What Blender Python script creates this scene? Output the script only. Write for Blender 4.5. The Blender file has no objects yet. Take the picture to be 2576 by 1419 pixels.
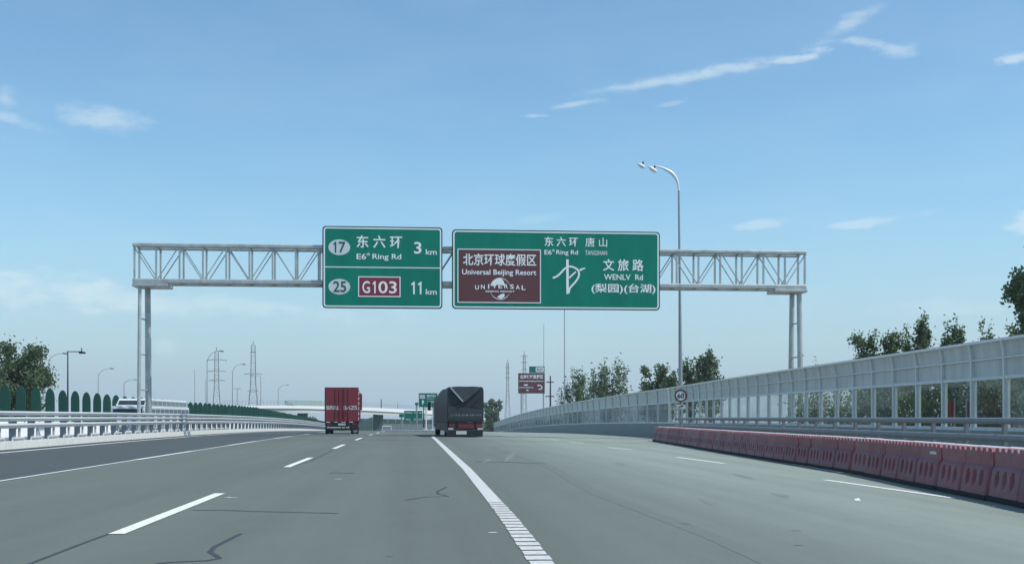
import bpy, math, random
from math import radians, sin, cos, pi, atan2, hypot, sqrt
from mathutils import Vector, Matrix
random.seed(7)
S = bpy.context.scene
COL = S.collection
R = math.radians

# ------------------------------------------------------------------ camera
F = 3060.0                 # focal length in pixels of a 2576 px wide picture
CX, HY = 1288.0, 1047.0    # optical axis column, horizon row (same units)
CAMH = 1.10
TH = R(4.503)              # camera yawed right of the road direction
cam_d = bpy.data.cameras.new('camera')
cam = bpy.data.objects.new('camera', cam_d); COL.objects.link(cam)
cam.location = (0, 0, CAMH)
cam.rotation_euler = (R(90), 0, -TH)
cam_d.sensor_width = 36; cam_d.lens = F/2576*36
cam_d.shift_y = (HY-709.5)/2576
cam_d.clip_start = 0.05; cam_d.clip_end = 20000
S.camera = cam

# ------------------------------------------------------------------ light
SUN_EL, SUN_AZ = R(58), R(111)      # azimuth clockwise from +Y (road direction)
SUN_STRENGTH = 3.7
SKY_STRENGTH = 0.114
S.view_settings.view_transform = 'Standard'
S.view_settings.look = 'None'
S.view_settings.exposure = 0.2
S.view_settings.gamma = 1.0
sd = bpy.data.lights.new('sun', 'SUN'); sd.energy = SUN_STRENGTH; sd.angle = R(0.5); sd.color = (1, .975, .935)
sun = bpy.data.objects.new('sun', sd); COL.objects.link(sun)
sdir = Vector((sin(SUN_AZ)*cos(SUN_EL), cos(SUN_AZ)*cos(SUN_EL), sin(SUN_EL)))
sun.rotation_euler = (-sdir).to_track_quat('-Z', 'Y').to_euler()
sun.location = (60, 0, 80)

def world():
    w = bpy.data.worlds.new('World'); S.world = w; w.use_nodes = True
    N, L = w.node_tree.nodes, w.node_tree.links
    N.clear()
    out = N.new('ShaderNodeOutputWorld'); bg = N.new('ShaderNodeBackground')
    L.new(bg.outputs[0], out.inputs[0]); bg.inputs[1].default_value = SKY_STRENGTH
    sky = N.new('ShaderNodeTexSky'); sky.sky_type = 'NISHITA'; sky.sun_disc = False
    sky.sun_elevation = SUN_EL; sky.sun_rotation = SUN_AZ
    sky.air_density = 1.0; sky.dust_density = .8; sky.ozone_density = 1.3; sky.altitude = 30
    def m(op, a, b=None, c=None, clamp=False):
        n = N.new('ShaderNodeMath'); n.operation = op; n.use_clamp = clamp
        for i, v in enumerate((a, b, c)):
            if v is None: continue
            if isinstance(v, (int, float)): n.inputs[i].default_value = v
            else: L.new(v, n.inputs[i])
        return n.outputs[0]
    tc = N.new('ShaderNodeTexCoord')
    sep = N.new('ShaderNodeSeparateXYZ'); L.new(tc.outputs['Generated'], sep.inputs[0])
    az = m('ARCTAN2', sep.outputs[0], sep.outputs[1])
    el = m('ARCSINE', sep.outputs[2])
    cmb = N.new('ShaderNodeCombineXYZ'); L.new(az, cmb.inputs[0]); L.new(el, cmb.inputs[1])
    def noise(sx, sy, scale, detail, rough=.55, off=0):
        mp = N.new('ShaderNodeMapping'); L.new(cmb.outputs[0], mp.inputs[0])
        mp.inputs['Scale'].default_value = (sx, sy, 1); mp.inputs['Location'].default_value = (off, off*.7, 0)
        n = N.new('ShaderNodeTexNoise'); L.new(mp.outputs[0], n.inputs['Vector'])
        n.inputs['Scale'].default_value = scale; n.inputs['Detail'].default_value = detail
        n.inputs['Roughness'].default_value = rough
        return n.outputs[0]
    fine = noise(1, 2.2, 30, 5, .6)
    broad = noise(1, 3.0, 8, 3, .5, 3.1)
    wisp = noise(1, 5.0, 16, 5, .6, 7.7)
    fibre = noise(1.6, 9.0, 34, 6, .7, 1.9)
    # clouds: pixel centre, half sizes, tilt (deg), opacity, softness
    CL = [(1745,192,250,17,-8,.34,.9),(1880,165,150,15,-7,.36,.8),(1700,205,150,9,-4,.26,.9),(1985,151,55,10,-2,.42,.7),(1450,263,75,8,-7,.42,.8),
          (1345,293,36,5,0,.34,.8),(1690,263,36,5,-8,.25,.9),(2130,60,85,20,-27,.42,.9),(2128,101,50,11,4,.36,.9),
          (2250,124,52,24,10,.42,.8),(2190,110,60,12,12,.35,.9),(2560,145,42,17,0,.62,.6),(1900,567,78,13,-5,.42,.8),(2200,554,140,12,-5,.42,.8),
          (260,306,130,32,8,.50,.9),(10,240,30,20,10,.40,.9),(35,300,75,16,12,.34,.9),(415,872,32,28,20,.30,.8),
          (90,722,240,40,6,.42,.9),(420,760,520,34,3,.42,.9),(40,690,90,20,-5,.30,.9),(110,672,30,8,8,.22,.9),(2400,765,150,22,-2,.18,.9),
          (2590,580,40,34,30,.6,.7),(1350,556,90,14,-8,.16,.9)]
    total = None
    for (px, py, hw, hh, tilt, op, soft) in CL:
        u = (px-CX)/F; v = (HY-py)/F
        a0 = math.atan(u)+TH; e0 = math.atan(v*cos(math.atan(u)))
        sa = hw/F; se = hh/F
        t = R(-tilt)
        da = m('SUBTRACT', az, a0); de = m('SUBTRACT', el, e0)
        xa = m('ADD', m('MULTIPLY', da, cos(t)/sa), m('MULTIPLY', de, sin(t)/sa))
        ya = m('ADD', m('MULTIPLY', da, -sin(t)/se), m('MULTIPLY', de, cos(t)/se))
        ya2 = m('ADD', ya, m('MULTIPLY', m('SUBTRACT', broad, .5), 2.2))
        d = m('SQRT', m('ADD', m('MULTIPLY', xa, xa), m('MULTIPLY', ya2, ya2)))
        d = m('ADD', d, m('MULTIPLY', m('SUBTRACT', fine, .5), 2.9))
        d = m('ADD', d, m('MULTIPLY', m('SUBTRACT', wisp, .5), 1.2))
        k = m('MULTIPLY', m('SUBTRACT', 1.25, d), .74/soft, clamp=True)
        k = m('MULTIPLY', m('MULTIPLY', k, k), m('SUBTRACT', 3.0, m('MULTIPLY', k, 2.0)))
        k = m('MULTIPLY', m('MULTIPLY', k, op*.84), m('ADD', .35, m('MULTIPLY', m('ADD', wisp, fibre), .68), clamp=True))
        total = k if total is None else m('SUBTRACT', m('ADD', total, k), m('MULTIPLY', total, k))
    # high thin veil, uneven
    veil = m('MULTIPLY', m('MULTIPLY', m('SUBTRACT', broad, .42), 1.6, clamp=True), .10)
    total = m('ADD', total, veil, clamp=True)
    hs = N.new('ShaderNodeHueSaturation'); L.new(sky.outputs[0], hs.inputs['Color'])
    hs.inputs['Saturation'].default_value = SKY_SAT; hs.inputs['Value'].default_value = 1.0
    tn = N.new('ShaderNodeMixRGB'); tn.blend_type = 'MULTIPLY'; tn.inputs[0].default_value = 1; tn.inputs[2].default_value = SKY_TINT
    L.new(hs.outputs[0], tn.inputs[1])
    vr = N.new('ShaderNodeMapRange'); vr.interpolation_type = 'SMOOTHSTEP'; L.new(el, vr.inputs[0])
    vr.inputs[1].default_value = R(-1); vr.inputs[2].default_value = R(11); vr.inputs[3].default_value = .85; vr.inputs[4].default_value = 0
    hz = N.new('ShaderNodeMixRGB'); L.new(vr.outputs[0], hz.inputs[0]); L.new(tn.outputs[0], hz.inputs[1]); hz.inputs[2].default_value = HORIZON_COL
    mix = N.new('ShaderNodeMixRGB'); L.new(total, mix.inputs[0]); L.new(hz.outputs[0], mix.inputs[1])
    mix.inputs[2].default_value = CLOUD_COL
    L.new(mix.outputs[0], bg.inputs[0])
SKY_SAT = 1.0
SKY_TINT = (.90, 1.18, 1.23, 1)     # the hazy cyan cast of this summer sky
HORIZON_COL = (3.45, 4.5, 5.65, 1)   # pale summer murk low in the sky
CLOUD_COL = (6.0, 6.9, 7.3, 1)
world()

# ------------------------------------------------------------------ picture <-> place
AX = Vector((sin(TH), cos(TH), 0)); RX = Vector((cos(TH), -sin(TH), 0)); CP = Vector((0, 0, CAMH))
def at(px, py, d):
    return CP + d*(AX + (px-CX)/F*RX + Vector((0, 0, (HY-py)/F)))
def prof(Y):
    if Y < 50: return 0.0
    if Y < 270: return -6.8e-5*(Y-50)**2
    if Y < 370: return -6.8e-5*220**2 - .03*(Y-270)
    return -6.8e-5*220**2 - 3.0
def gz(X, Y):
    return prof(Y) - 0.02*min(max(0, X-2), 16)
def gnd(px, py, lift=0.0):
    d = 3.0
    while d < 900:
        p = at(px, py, d)
        if p.z <= gz(p.x, p.y):
            lo, hi = d-.5, d
            for _ in range(24):
                mid = (lo+hi)/2; q = at(px, py, mid)
                if q.z <= gz(q.x, q.y): hi = mid
                else: lo = mid
            p = at(px, py, hi); p.z = gz(p.x, p.y)+lift
            return p
        d += .5
    return at(px, py, 900)

# ------------------------------------------------------------------ materials
MATS = {}
def mat(name, col, rough=.6, metal=0.0, var=.12, scale=6.0, bump=0.0, spec=.5, stretch=(1,1,1), var2=None, coat=0.0):
    if name in MATS: return MATS[name]
    M = bpy.data.materials.new(name); M.use_nodes = True; MATS[name] = M
    N, L = M.node_tree.nodes, M.node_tree.links
    b = N['Principled BSDF']; b.inputs['Roughness'].default_value = rough; b.inputs['Metallic'].default_value = metal
    b.inputs['Specular IOR Level'].default_value = spec
    b.inputs['Coat Weight'].default_value = coat
    tc = N.new('ShaderNodeTexCoord'); mp = N.new('ShaderNodeMapping'); mp.inputs['Scale'].default_value = stretch
    L.new(tc.outputs['Object'], mp.inputs[0])
    n = N.new('ShaderNodeTexNoise'); n.inputs['Scale'].default_value = scale; n.inputs['Detail'].default_value = 6
    n.inputs['Roughness'].default_value = .62
    L.new(mp.outputs[0], n.inputs['Vector'])
    r = N.new('ShaderNodeValToRGB')
    r.color_ramp.elements[0].position = .28; r.color_ramp.elements[1].position = .72
    lo = [max(0, c*(1-var)) for c in col]; hi = [min(1, c*(1+var)) for c in col]
    if var2: hi = var2
    r.color_ramp.elements[0].color = (*lo, 1); r.color_ramp.elements[1].color = (*hi, 1)
    L.new(n.outputs[0], r.inputs[0]); L.new(r.outputs[0], b.inputs['Base Color'])
    if bump:
        bp = N.new('ShaderNodeBump'); bp.inputs['Strength'].default_value = bump; bp.inputs['Distance'].default_value = .02
        L.new(n.outputs[0], bp.inputs['Height']); L.new(bp.outputs[0], b.inputs['Normal'])
    return M

def leaf_mat(name, col, var2):
    M = mat(name, col, rough=.6, var=.45, scale=.9, var2=var2, spec=.3)
    N, L = M.node_tree.nodes, M.node_tree.links
    b = N['Principled BSDF']; out = N['Material Output']
    tr = N.new('ShaderNodeBsdfTranslucent'); tr.inputs[0].default_value = (col[0]*1.5, col[1]*1.6, col[2]*.9, 1)
    mx = N.new('ShaderNodeMixShader'); mx.inputs[0].default_value = .3
    L.new(b.outputs[0], mx.inputs[1]); L.new(tr.outputs[0], mx.inputs[2]); L.new(mx.outputs[0], out.inputs[0])
    return M

def glass_mat(name, tint, gloss=.12, dust=(.01, .10)):
    M = bpy.data.materials.new(name); M.use_nodes = True; MATS[name] = M
    N, L = M.node_tree.nodes, M.node_tree.links; N.clear()
    out = N.new('ShaderNodeOutputMaterial')
    tr = N.new('ShaderNodeBsdfTransparent'); gl = N.new('ShaderNodeBsdfGlossy'); gl.inputs['Roughness'].default_value = .06
    df = N.new('ShaderNodeBsdfDiffuse'); df.inputs[0].default_value = (.35, .38, .38, 1)
    tr.inputs[0].default_value = (*tint, 1)
    nz = N.new('ShaderNodeTexNoise'); nz.inputs['Scale'].default_value = 1.3; nz.inputs['Detail'].default_value = 5
    tc = N.new('ShaderNodeTexCoord'); L.new(tc.outputs['Object'], nz.inputs['Vector'])
    mr = N.new('ShaderNodeMapRange'); mr.inputs[1].default_value = .35; mr.inputs[2].default_value = .75
    mr.inputs[3].default_value = dust[0]; mr.inputs[4].default_value = dust[1]
    L.new(nz.outputs[0], mr.inputs[0])
    m1 = N.new('ShaderNodeMixShader'); L.new(mr.outputs[0], m1.inputs[0]); L.new(tr.outputs[0], m1.inputs[1]); L.new(df.outputs[0], m1.inputs[2])
    m2 = N.new('ShaderNodeMixShader'); m2.inputs[0].default_value = gloss
    L.new(m1.outputs[0], m2.inputs[1]); L.new(gl.outputs[0], m2.inputs[2]); L.new(m2.outputs[0], out.inputs[0])
    return M

def asphalt_mat(name, base, streak=.16, right_lift=0.0):
    """worn asphalt: fine aggregate, blotches, wheel-path streaks running along Y"""
    M = bpy.data.materials.new(name); M.use_nodes = True; MATS[name] = M
    N, L = M.node_tree.nodes, M.node_tree.links
    b = N['Principled BSDF']; b.inputs['Roughness'].default_value = .82; b.inputs['Specular IOR Level'].default_value = .35
    tc = N.new('ShaderNodeTexCoord')
    def nz(scale, stretch, detail, rough=.6):
        mp = N.new('ShaderNodeMapping'); mp.inputs['Scale'].default_value = stretch; L.new(tc.outputs['Object'], mp.inputs[0])
        n = N.new('ShaderNodeTexNoise'); n.inputs['Scale'].default_value = scale; n.inputs['Detail'].default_value = detail
        n.inputs['Roughness'].default_value = rough; L.new(mp.outputs[0], n.inputs['Vector']); return n.outputs[0]
    def m(op, a, c):
        n = N.new('ShaderNodeMath'); n.operation = op
        for i, v in enumerate((a, c)):
            if isinstance(v, (int, float)): n.inputs[i].default_value = v
            else: L.new(v, n.inputs[i])
        return n.outputs[0]
    grain = nz(55, (1, 1, 1), 4, .7); blot = nz(.35, (1, .5, 1), 5); strk = nz(.9, (1, .022, 1), 5, .62); mid = nz(4, (1, .35, 1), 5)
    f = m('ADD', m('MULTIPLY', m('SUBTRACT', grain, .5), .60), m('MULTIPLY', m('SUBTRACT', blot, .5), .22))
    f = m('ADD', f, m('MULTIPLY', m('SUBTRACT', strk, .5), streak*2.4))
    f = m('ADD', f, m('MULTIPLY', m('SUBTRACT', mid, .5), .16))
    f = m('ADD', f, 1.0)
    if right_lift:
        sp = N.new('ShaderNodeSeparateXYZ'); L.new(tc.outputs['Object'], sp.inputs[0])
        mr = N.new('ShaderNodeMapRange'); mr.interpolation_type = 'SMOOTHSTEP'
        mr.inputs[1].default_value = 0.6; mr.inputs[2].default_value = 7.5; mr.inputs[3].default_value = 1.0; mr.inputs[4].default_value = 1+right_lift
        L.new(sp.outputs[0], mr.inputs[0]); f = m('MULTIPLY', f, mr.outputs[0])
    vm = N.new('ShaderNodeVectorMath'); vm.operation = 'SCALE'; vm.inputs[0].default_value = base
    L.new(f, vm.inputs['Scale']); L.new(vm.outputs[0], b.inputs['Base Color'])
    bp = N.new('ShaderNodeBump'); bp.inputs['Strength'].default_value = .25; bp.inputs['Distance'].default_value = .01
    L.new(grain, bp.inputs['Height']); L.new(bp.outputs[0], b.inputs['Normal'])
    return M

asphalt = asphalt_mat('worn_asphalt', (.109, .126, .108), .24, .95)
asphalt_dark = asphalt_mat('dark_asphalt', (.062, .073, .074), .08)
asphalt_far = asphalt_mat('far_asphalt', (.16, .165, .165), .1)
paint = mat('road_paint', (.68, .68, .66), .65, var=.20, scale=16)
paint_worn = mat('worn_road_paint', (.50, .50, .48), .7, var=.26, scale=16)
sealant = mat('crack_sealant', (.035, .037, .04), .6, var=.3)
scuff = mat('scuffed_asphalt', (.150, .170, .150), .85, var=.12, scale=10)
tyre_stain = mat('tyre_stain', (.116, .134, .114), .8, var=.12, scale=8)
earth = mat('dry_verge', (.16, .17, .11), .95, var=.3, scale=.4, var2=(.24, .23, .18))
concrete = mat('pale_concrete', (.54, .535, .49), .85, var=.10, scale=3, bump=.1)
concrete_grey = mat('grey_concrete', (.29, .31, .285), .85, var=.16, scale=2.5, bump=.1)
concrete_white = mat('white_concrete', (.74, .74, .72), .8, var=.06, scale=2)
galv = mat('galvanised_steel', (.42, .45, .44), .42, .35, var=.24, scale=2.2, stretch=(1, 1, .6))
galv_dark = mat('dull_steel', (.22, .245, .26), .5, .3, var=.14, scale=5)
beam_white = mat('weathered_white_beam', (.52, .545, .55), .45, .1, var=.10, scale=1.2, stretch=(1, .15, 1))
white_metal = mat('white_painted_steel', (.74, .75, .75), .4, .1, var=.06, scale=3)
rail_grey = mat('grey_rail_steel', (.36, .40, .42), .45, .2, var=.12, scale=3)
post_grey = mat('dark_grey_post', (.20, .235, .26), .5, .1, var=.15, scale=3)
wall_grey = mat('grey_acoustic_panel', (.56, .595, .56), .55, .1, var=.16, scale=2.6, stretch=(1, 1, .14))
wall_post = mat('grey_wall_post', (.70, .73, .71), .5, .15, var=.07, scale=4)
wall_cap = mat('white_wall_cap', (.82, .82, .82), .45, .0, var=.04)
glass = glass_mat('noise_wall_glass', (.84, .88, .87), .08)
glass_dusty = glass_mat('dusty_wall_glass', (.75, .80, .80), .08, (.35, .75))
sign_green = mat('sign_green', (.003, .200, .135), .6, var=.13, scale=1.1, spec=.15, stretch=(1, 1, .25))
sign_green_far = mat('far_sign_green', (.004, .17, .115), .6, var=.08, scale=.6, spec=.15)
sign_white = mat('sign_white', (.86, .88, .87), .45, var=.03)
sign_offwhite = mat('sign_badge_white', (.62, .66, .65), .5, var=.08, scale=2)
sign_dark = mat('sign_rim_dark', (.012, .03, .035), .4, var=.1)
sign_digit = mat('sign_digit_green', (.008, .075, .062), .5, var=.1)
sign_red = mat('sign_route_red', (.24, .018, .040), .45, var=.06)
sign_brown = mat('sign_brown', (.115, .032, .034), .5, var=.08, scale=.8)
fin_green = mat('fin_green', (.006, .070, .044), .5, var=.25, scale=2.2, stretch=(1, 1, .3))
barrier_red = mat('barrier_plastic', (.24, .034, .056), .55, var=.2, scale=3, var2=(.29, .060, .080))
def scuffed(M):
    N, L = M.node_tree.nodes, M.node_tree.links; b = N['Principled BSDF']
    src = b.inputs['Base Color'].links[0].from_socket
    oi = N.new('ShaderNodeObjectInfo'); tc = N.new('ShaderNodeTexCoord')
    hs = N.new('ShaderNodeHueSaturation'); L.new(src, hs.inputs['Color'])
    mr = N.new('ShaderNodeMapRange'); L.new(oi.outputs['Random'], mr.inputs[0]); mr.inputs[3].default_value = .86; mr.inputs[4].default_value = 1.12
    L.new(mr.outputs[0], hs.inputs['Value'])
    m2 = N.new('ShaderNodeMapRange'); L.new(oi.outputs['Random'], m2.inputs[0]); m2.inputs[3].default_value = 1.0; m2.inputs[4].default_value = .80
    L.new(m2.outputs[0], hs.inputs['Saturation'])
    ad = N.new('ShaderNodeVectorMath'); ad.operation = 'ADD'
    sc = N.new('ShaderNodeVectorMath'); sc.operation = 'SCALE'; sc.inputs[0].default_value = (31, 17, 5); L.new(oi.outputs['Random'], sc.inputs['Scale'])
    L.new(tc.outputs['Object'], ad.inputs[0]); L.new(sc.outputs[0], ad.inputs[1])
    def band(scale, stretch, lo, hi, col, amount, prev):
        mp = N.new('ShaderNodeMapping'); mp.inputs['Scale'].default_value = stretch; L.new(ad.outputs[0], mp.inputs[0])
        n = N.new('ShaderNodeTexNoise'); n.inputs['Scale'].default_value = scale; n.inputs['Detail'].default_value = 7; n.inputs['Roughness'].default_value = .68
        L.new(mp.outputs[0], n.inputs['Vector'])
        r = N.new('ShaderNodeMapRange'); L.new(n.outputs[0], r.inputs[0]); r.inputs[1].default_value = lo; r.inputs[2].default_value = hi; r.inputs[4].default_value = amount
        mx = N.new('ShaderNodeMixRGB'); L.new(r.outputs[0], mx.inputs[0]); L.new(prev, mx.inputs[1]); mx.inputs[2].default_value = col
        return mx.outputs[0]
    c = band(2.6, (1, 1, 1), .48, .72, (.17, .13, .15, 1), .75, hs.outputs[0])
    c = band(9, (1, .35, 1.6), .64, .72, (.42, .34, .36, 1), .6, c)
    c = band(14, (1, 1.8, .3), .66, .72, (.06, .03, .04, 1), .5, c)
    L.new(c, b.inputs['Base Color'])
scuffed(barrier_red)
barrier_cap = mat('barrier_cap_white', (.66, .62, .63), .5, var=.04)
truck_red = mat('truck_red_paint', (.20, .021, .034), .42, var=.10, scale=1.2)
truck_red_dk = mat('truck_dark_red', (.16, .014, .030), .5, var=.1)
tarp = mat('dark_tarpaulin', (.013, .018, .021), .6, var=.45, scale=1.6, bump=.9)
tarp_light = mat('tarp_sheen_and_tailboard', (.026, .033, .037), .5, var=.35, scale=2.0, bump=.9)  # lighter tone paints the sheen on the flap; the paler tailboard shares it
tarp_edge = mat('pale_tarp_fold', (.42, .42, .43), .6, var=.1)
black_steel = mat('black_steel', (.014, .018, .020), .5, .1, var=.2)
rubber = mat('tyre_rubber', (.015, .015, .016), .85, var=.2)
lens_red = mat('tail_lens', (.14, .022, .025), .35, var=.15)
plate_pale = mat('plate_pale', (.52, .55, .52), .5, var=.15, scale=20)
chrome = mat('bright_metal', (.70, .71, .70), .3, .6, var=.08)
bus_white = mat('bus_white_paint', (.60, .63, .63), .35, var=.04, coat=.3)
bus_glass = mat('bus_dark_glass', (.030, .042, .048), .12, var=.3, scale=3)
grey_paint = mat('grey_paint', (.32, .35, .36), .5, var=.08)
pier_green = mat('bridge_pier_green', (.075, .135, .115), .8, var=.10, scale=.5)
bark = mat('tree_bark', (.07, .058, .045), .9, var=.3, scale=5, bump=.3)
leaf_a = leaf_mat('leaf_deep', (.066, .112, .060), (.150, .210, .100))
leaf_b = leaf_mat('leaf_mid', (.080, .132, .078), (.180, .240, .130))
leaf_c = leaf_mat('leaf_light', (.10, .155, .055), (.22, .28, .10))
red_cloth = mat('red_cloth', (.30, .03, .04), .7, var=.2)
far_steel = mat('far_lattice_steel', (.20, .225, .24), .6, .2, var=.1)
lamp_pole_m = mat('lamp_pole_grey', (.30, .32, .34), .45, .3, var=.1)
lamp_white = mat('lamp_head_white', (.75, .75, .73), .4, var=.05)
speed_ring = mat('speed_ring_red', (.10, .014, .020), .45, var=.1)
paper = mat('paper_white', (.8, .78, .76), .8, var=.05)

# ------------------------------------------------------------------ builders
class MB:
    def __init__(s): s.v = []; s.f = []
    def quad(s, a, b, c, d):
        i = len(s.v); s.v += [tuple(a), tuple(b), tuple(c), tuple(d)]; s.f.append((i, i+1, i+2, i+3)); return s
    def box(s, x0, x1, y0, y1, z0, z1):
        i = len(s.v)
        s.v += [(x0,y0,z0),(x1,y0,z0),(x1,y1,z0),(x0,y1,z0),(x0,y0,z1),(x1,y0,z1),(x1,y1,z1),(x0,y1,z1)]
        s.f += [(i,i+3,i+2,i+1),(i+4,i+5,i+6,i+7),(i,i+1,i+5,i+4),(i+1,i+2,i+6,i+5),(i+2,i+3,i+7,i+6),(i+3,i,i+4,i+7)]
        return s
    def hexa(s, p):
        i = len(s.v); s.v += [tuple(q) for q in p]
        s.f += [(i,i+3,i+2,i+1),(i+4,i+5,i+6,i+7),(i,i+1,i+5,i+4),(i+1,i+2,i+6,i+5),(i+2,i+3,i+7,i+6),(i+3,i,i+4,i+7)]
        return s
    def bar(s, a, b, w, h=None):
        """square bar from a to b"""
        h = h or w; a = Vector(a); b = Vector(b); d = (b-a).normalized()
        u = d.cross(Vector((0, 0, 1)))
        if u.length < 1e-4: u = Vector((1, 0, 0))
        u.normalize(); n = u.cross(d).normalized()
        P = []
        for c in (a, b):
            P += [c-u*w/2-n*h/2, c+u*w/2-n*h/2, c+u*w/2+n*h/2, c-u*w/2+n*h/2]
        return s.hexa(P)
    def tube(s, pts, r, n=8, cap=True):
        pts = [Vector(p) for p in pts]; rs = r if isinstance(r, (list, tuple)) else [r]*len(pts)
        i0 = len(s.v); up = None
        for k, p in enumerate(pts):
            d = (pts[min(k+1, len(pts)-1)]-pts[max(k-1, 0)]).normalized()
            if up is None or abs(up.dot(d)) > .98:
                up = Vector((0, 0, 1)) if abs(d.z) < .9 else Vector((1, 0, 0))
            u = d.cross(up).normalized(); w = u.cross(d).normalized(); up = w
            for j in range(n):
                a = 2*pi*j/n; s.v.append(tuple(p+rs[k]*(cos(a)*u+sin(a)*w)))
        for k in range(len(pts)-1):
            for j in range(n):
                a = i0+k*n+j; b = i0+k*n+(j+1) % n
                s.f.append((a, b, b+n, a+n))
        if cap:
            s.f.append(tuple(i0+j for j in reversed(range(n))))
            s.f.append(tuple(i0+(len(pts)-1)*n+j for j in range(n)))
        return s
    def prism(s, poly, y0, y1):
        """polygon in x,z (counter-clockwise seen from -y) extruded from y0 to y1"""
        i = len(s.v); n = len(poly)
        s.v += [(x, y0, z) for x, z in poly]+[(x, y1, z) for x, z in poly]
        s.f.append(tuple(range(i, i+n))); s.f.append(tuple(range(i+2*n-1, i+n-1, -1)))
        for k in range(n):
            a = i+k; b = i+(k+1) % n; s.f.append((a, a+n, b+n, b))
        return s
    def ring(s, outer, inner, y0, y1):
        i = len(s.v); n = len(outer)
        for y in (y0, y1):
            s.v += [(x, y, z) for x, z in outer]+[(x, y, z) for x, z in inner]
        for k in range(n):
            a, b = k, (k+1) % n
            s.f.append((i+a, i+b, i+n+b, i+n+a))
            s.f.append((i+2*n+a, i+3*n+a, i+3*n+b, i+2*n+b))
            s.f.append((i+a, i+2*n+a, i+2*n+b, i+b)); s.f.append((i+n+a, i+n+b, i+3*n+b, i+3*n+a))
        return s
    def build(s, name, m, parent=None, origin=None, smooth=False, bevel=0):
        me = bpy.data.meshes.new(name)
        if origin is not None:
            o3 = Vector(origin); vs = [tuple(Vector(p)-o3) for p in s.v]
        else: vs = s.v
        me.from_pydata(vs, [], s.f); me.update()
        o = bpy.data.objects.new(name, me); COL.objects.link(o); me.materials.append(m)
        if smooth:
            me.polygons.foreach_set('use_smooth', [True]*len(me.polygons))
            try: me.set_sharp_from_angle(angle=R(40))
            except Exception: pass
        if bevel:
            b = o.modifiers.new('bevel', 'BEVEL'); b.width = bevel; b.segments = 2; b.limit_method = 'ANGLE'
        if parent is not None:
            o.parent = parent
            if origin is None and parent.type != 'EMPTY' : pass
        return o

def tag(o, label=None, cat=None, group=None, kind=None):
    if label: o['label'] = label
    if cat: o['category'] = cat
    if group: o['group'] = group
    if kind: o['kind'] = kind
    return o
def empty(name, loc, rz=0.0):
    e = bpy.data.objects.new(name, None); COL.objects.link(e); e.location = loc; e.rotation_euler = (0, 0, rz)
    e.empty_display_size = .3
    return e
def copy_tree(o, parent=None):
    c = o.copy(); COL.objects.link(c); c.parent = parent
    for ch in list(o.children): copy_tree(ch, c)
    return c
def rrect(x0, x1, z0, z1, r, n=6):
    P = []
    for cx, cz, a0 in ((x1-r, z0+r, -90), (x1-r, z1-r, 0), (x0+r, z1-r, 90), (x0+r, z0+r, 180)):
        for k in range(n+1):
            a = R(a0+90*k/n); P.append((cx+r*cos(a), cz+r*sin(a)))
    return P
def ell(cx, cz, rx, rz, n=36):
    return [(cx+rx*cos(2*pi*k/n), cz+rz*sin(2*pi*k/n)) for k in range(n)]

def text_mesh(name, body, x0, x1, z0, z1, y, m, parent, bold=.012, depth=.006, align=None):
    """lettering fitted to the rectangle x0..x1, z0..z1 in the plane y, read from -y"""
    cu = bpy.data.curves.new(name, 'FONT'); cu.body = body; cu.size = 1.0; cu.offset = bold; cu.resolution_u = 3
    cu.align_x = 'LEFT'
    t = bpy.data.objects.new('tmp', cu); COL.objects.link(t)
    dg = bpy.context.evaluated_depsgraph_get(); dg.update()
    me = bpy.data.meshes.new_from_object(t.evaluated_get(dg))
    bpy.data.objects.remove(t); bpy.data.curves.remove(cu)
    xs = [v.co.x for v in me.vertices]; ys = [v.co.y for v in me.vertices]
    if not xs: return None
    ax, bx, ay, by = min(xs), max(xs), min(ys), max(ys)
    for v in me.vertices:
        v.co = Vector((x0+(v.co.x-ax)/(bx-ax)*(x1-x0), y, z0+(v.co.y-ay)/(by-ay)*(z1-z0)))
    me.polygons.foreach_set('use_smooth', [False]*len(me.polygons))
    me.update(); me.name = name
    me.materials.clear(); me.materials.append(m)
    o = bpy.data.objects.new(name, me); COL.objects.link(o); o.parent = parent
    sol = o.modifiers.new('thick', 'SOLIDIFY'); sol.thickness = depth; sol.offset = 0
    return o

def strip(pts, w, lift, name, m, parent, seg=2.0):
    """painted strip that lies on the road along a polyline of (X, Y)"""
    b = MB(); add_strip(b, pts, w, lift, seg); return b.build(name, m, parent)
def add_strip(b, pts, w, lift, seg=2.0):
    P = []
    for (a, c) in zip(pts[:-1], pts[1:]):
        L = hypot(c[0]-a[0], c[1]-a[1]); n = max(1, int(L/seg))
        for k in range(n): P.append((a[0]+(c[0]-a[0])*k/n, a[1]+(c[1]-a[1])*k/n))
    P.append(pts[-1][:2])
    i0 = len(b.v)
    for k, p in enumerate(P):
        q0 = P[max(k-1, 0)]; q1 = P[min(k+1, len(P)-1)]
        dx, dy = q1[0]-q0[0], q1[1]-q0[1]; L = hypot(dx, dy) or 1
        nx, ny = -dy/L, dx/L
        ww = w(k/max(1, len(P)-1)) if callable(w) else w
        for sgn in (1, -1):
            X, Y = p[0]+sgn*nx*ww/2, p[1]+sgn*ny*ww/2
            b.v.append((X, Y, gz(X, Y)+lift))
    for k in range(len(P)-1):
        a = i0+2*k; b.f.append((a, a+1, a+3, a+2))

def frange(a, b, s):
    out = []
    while a < b-1e-6: out.append(a); a += s
    return out

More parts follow.
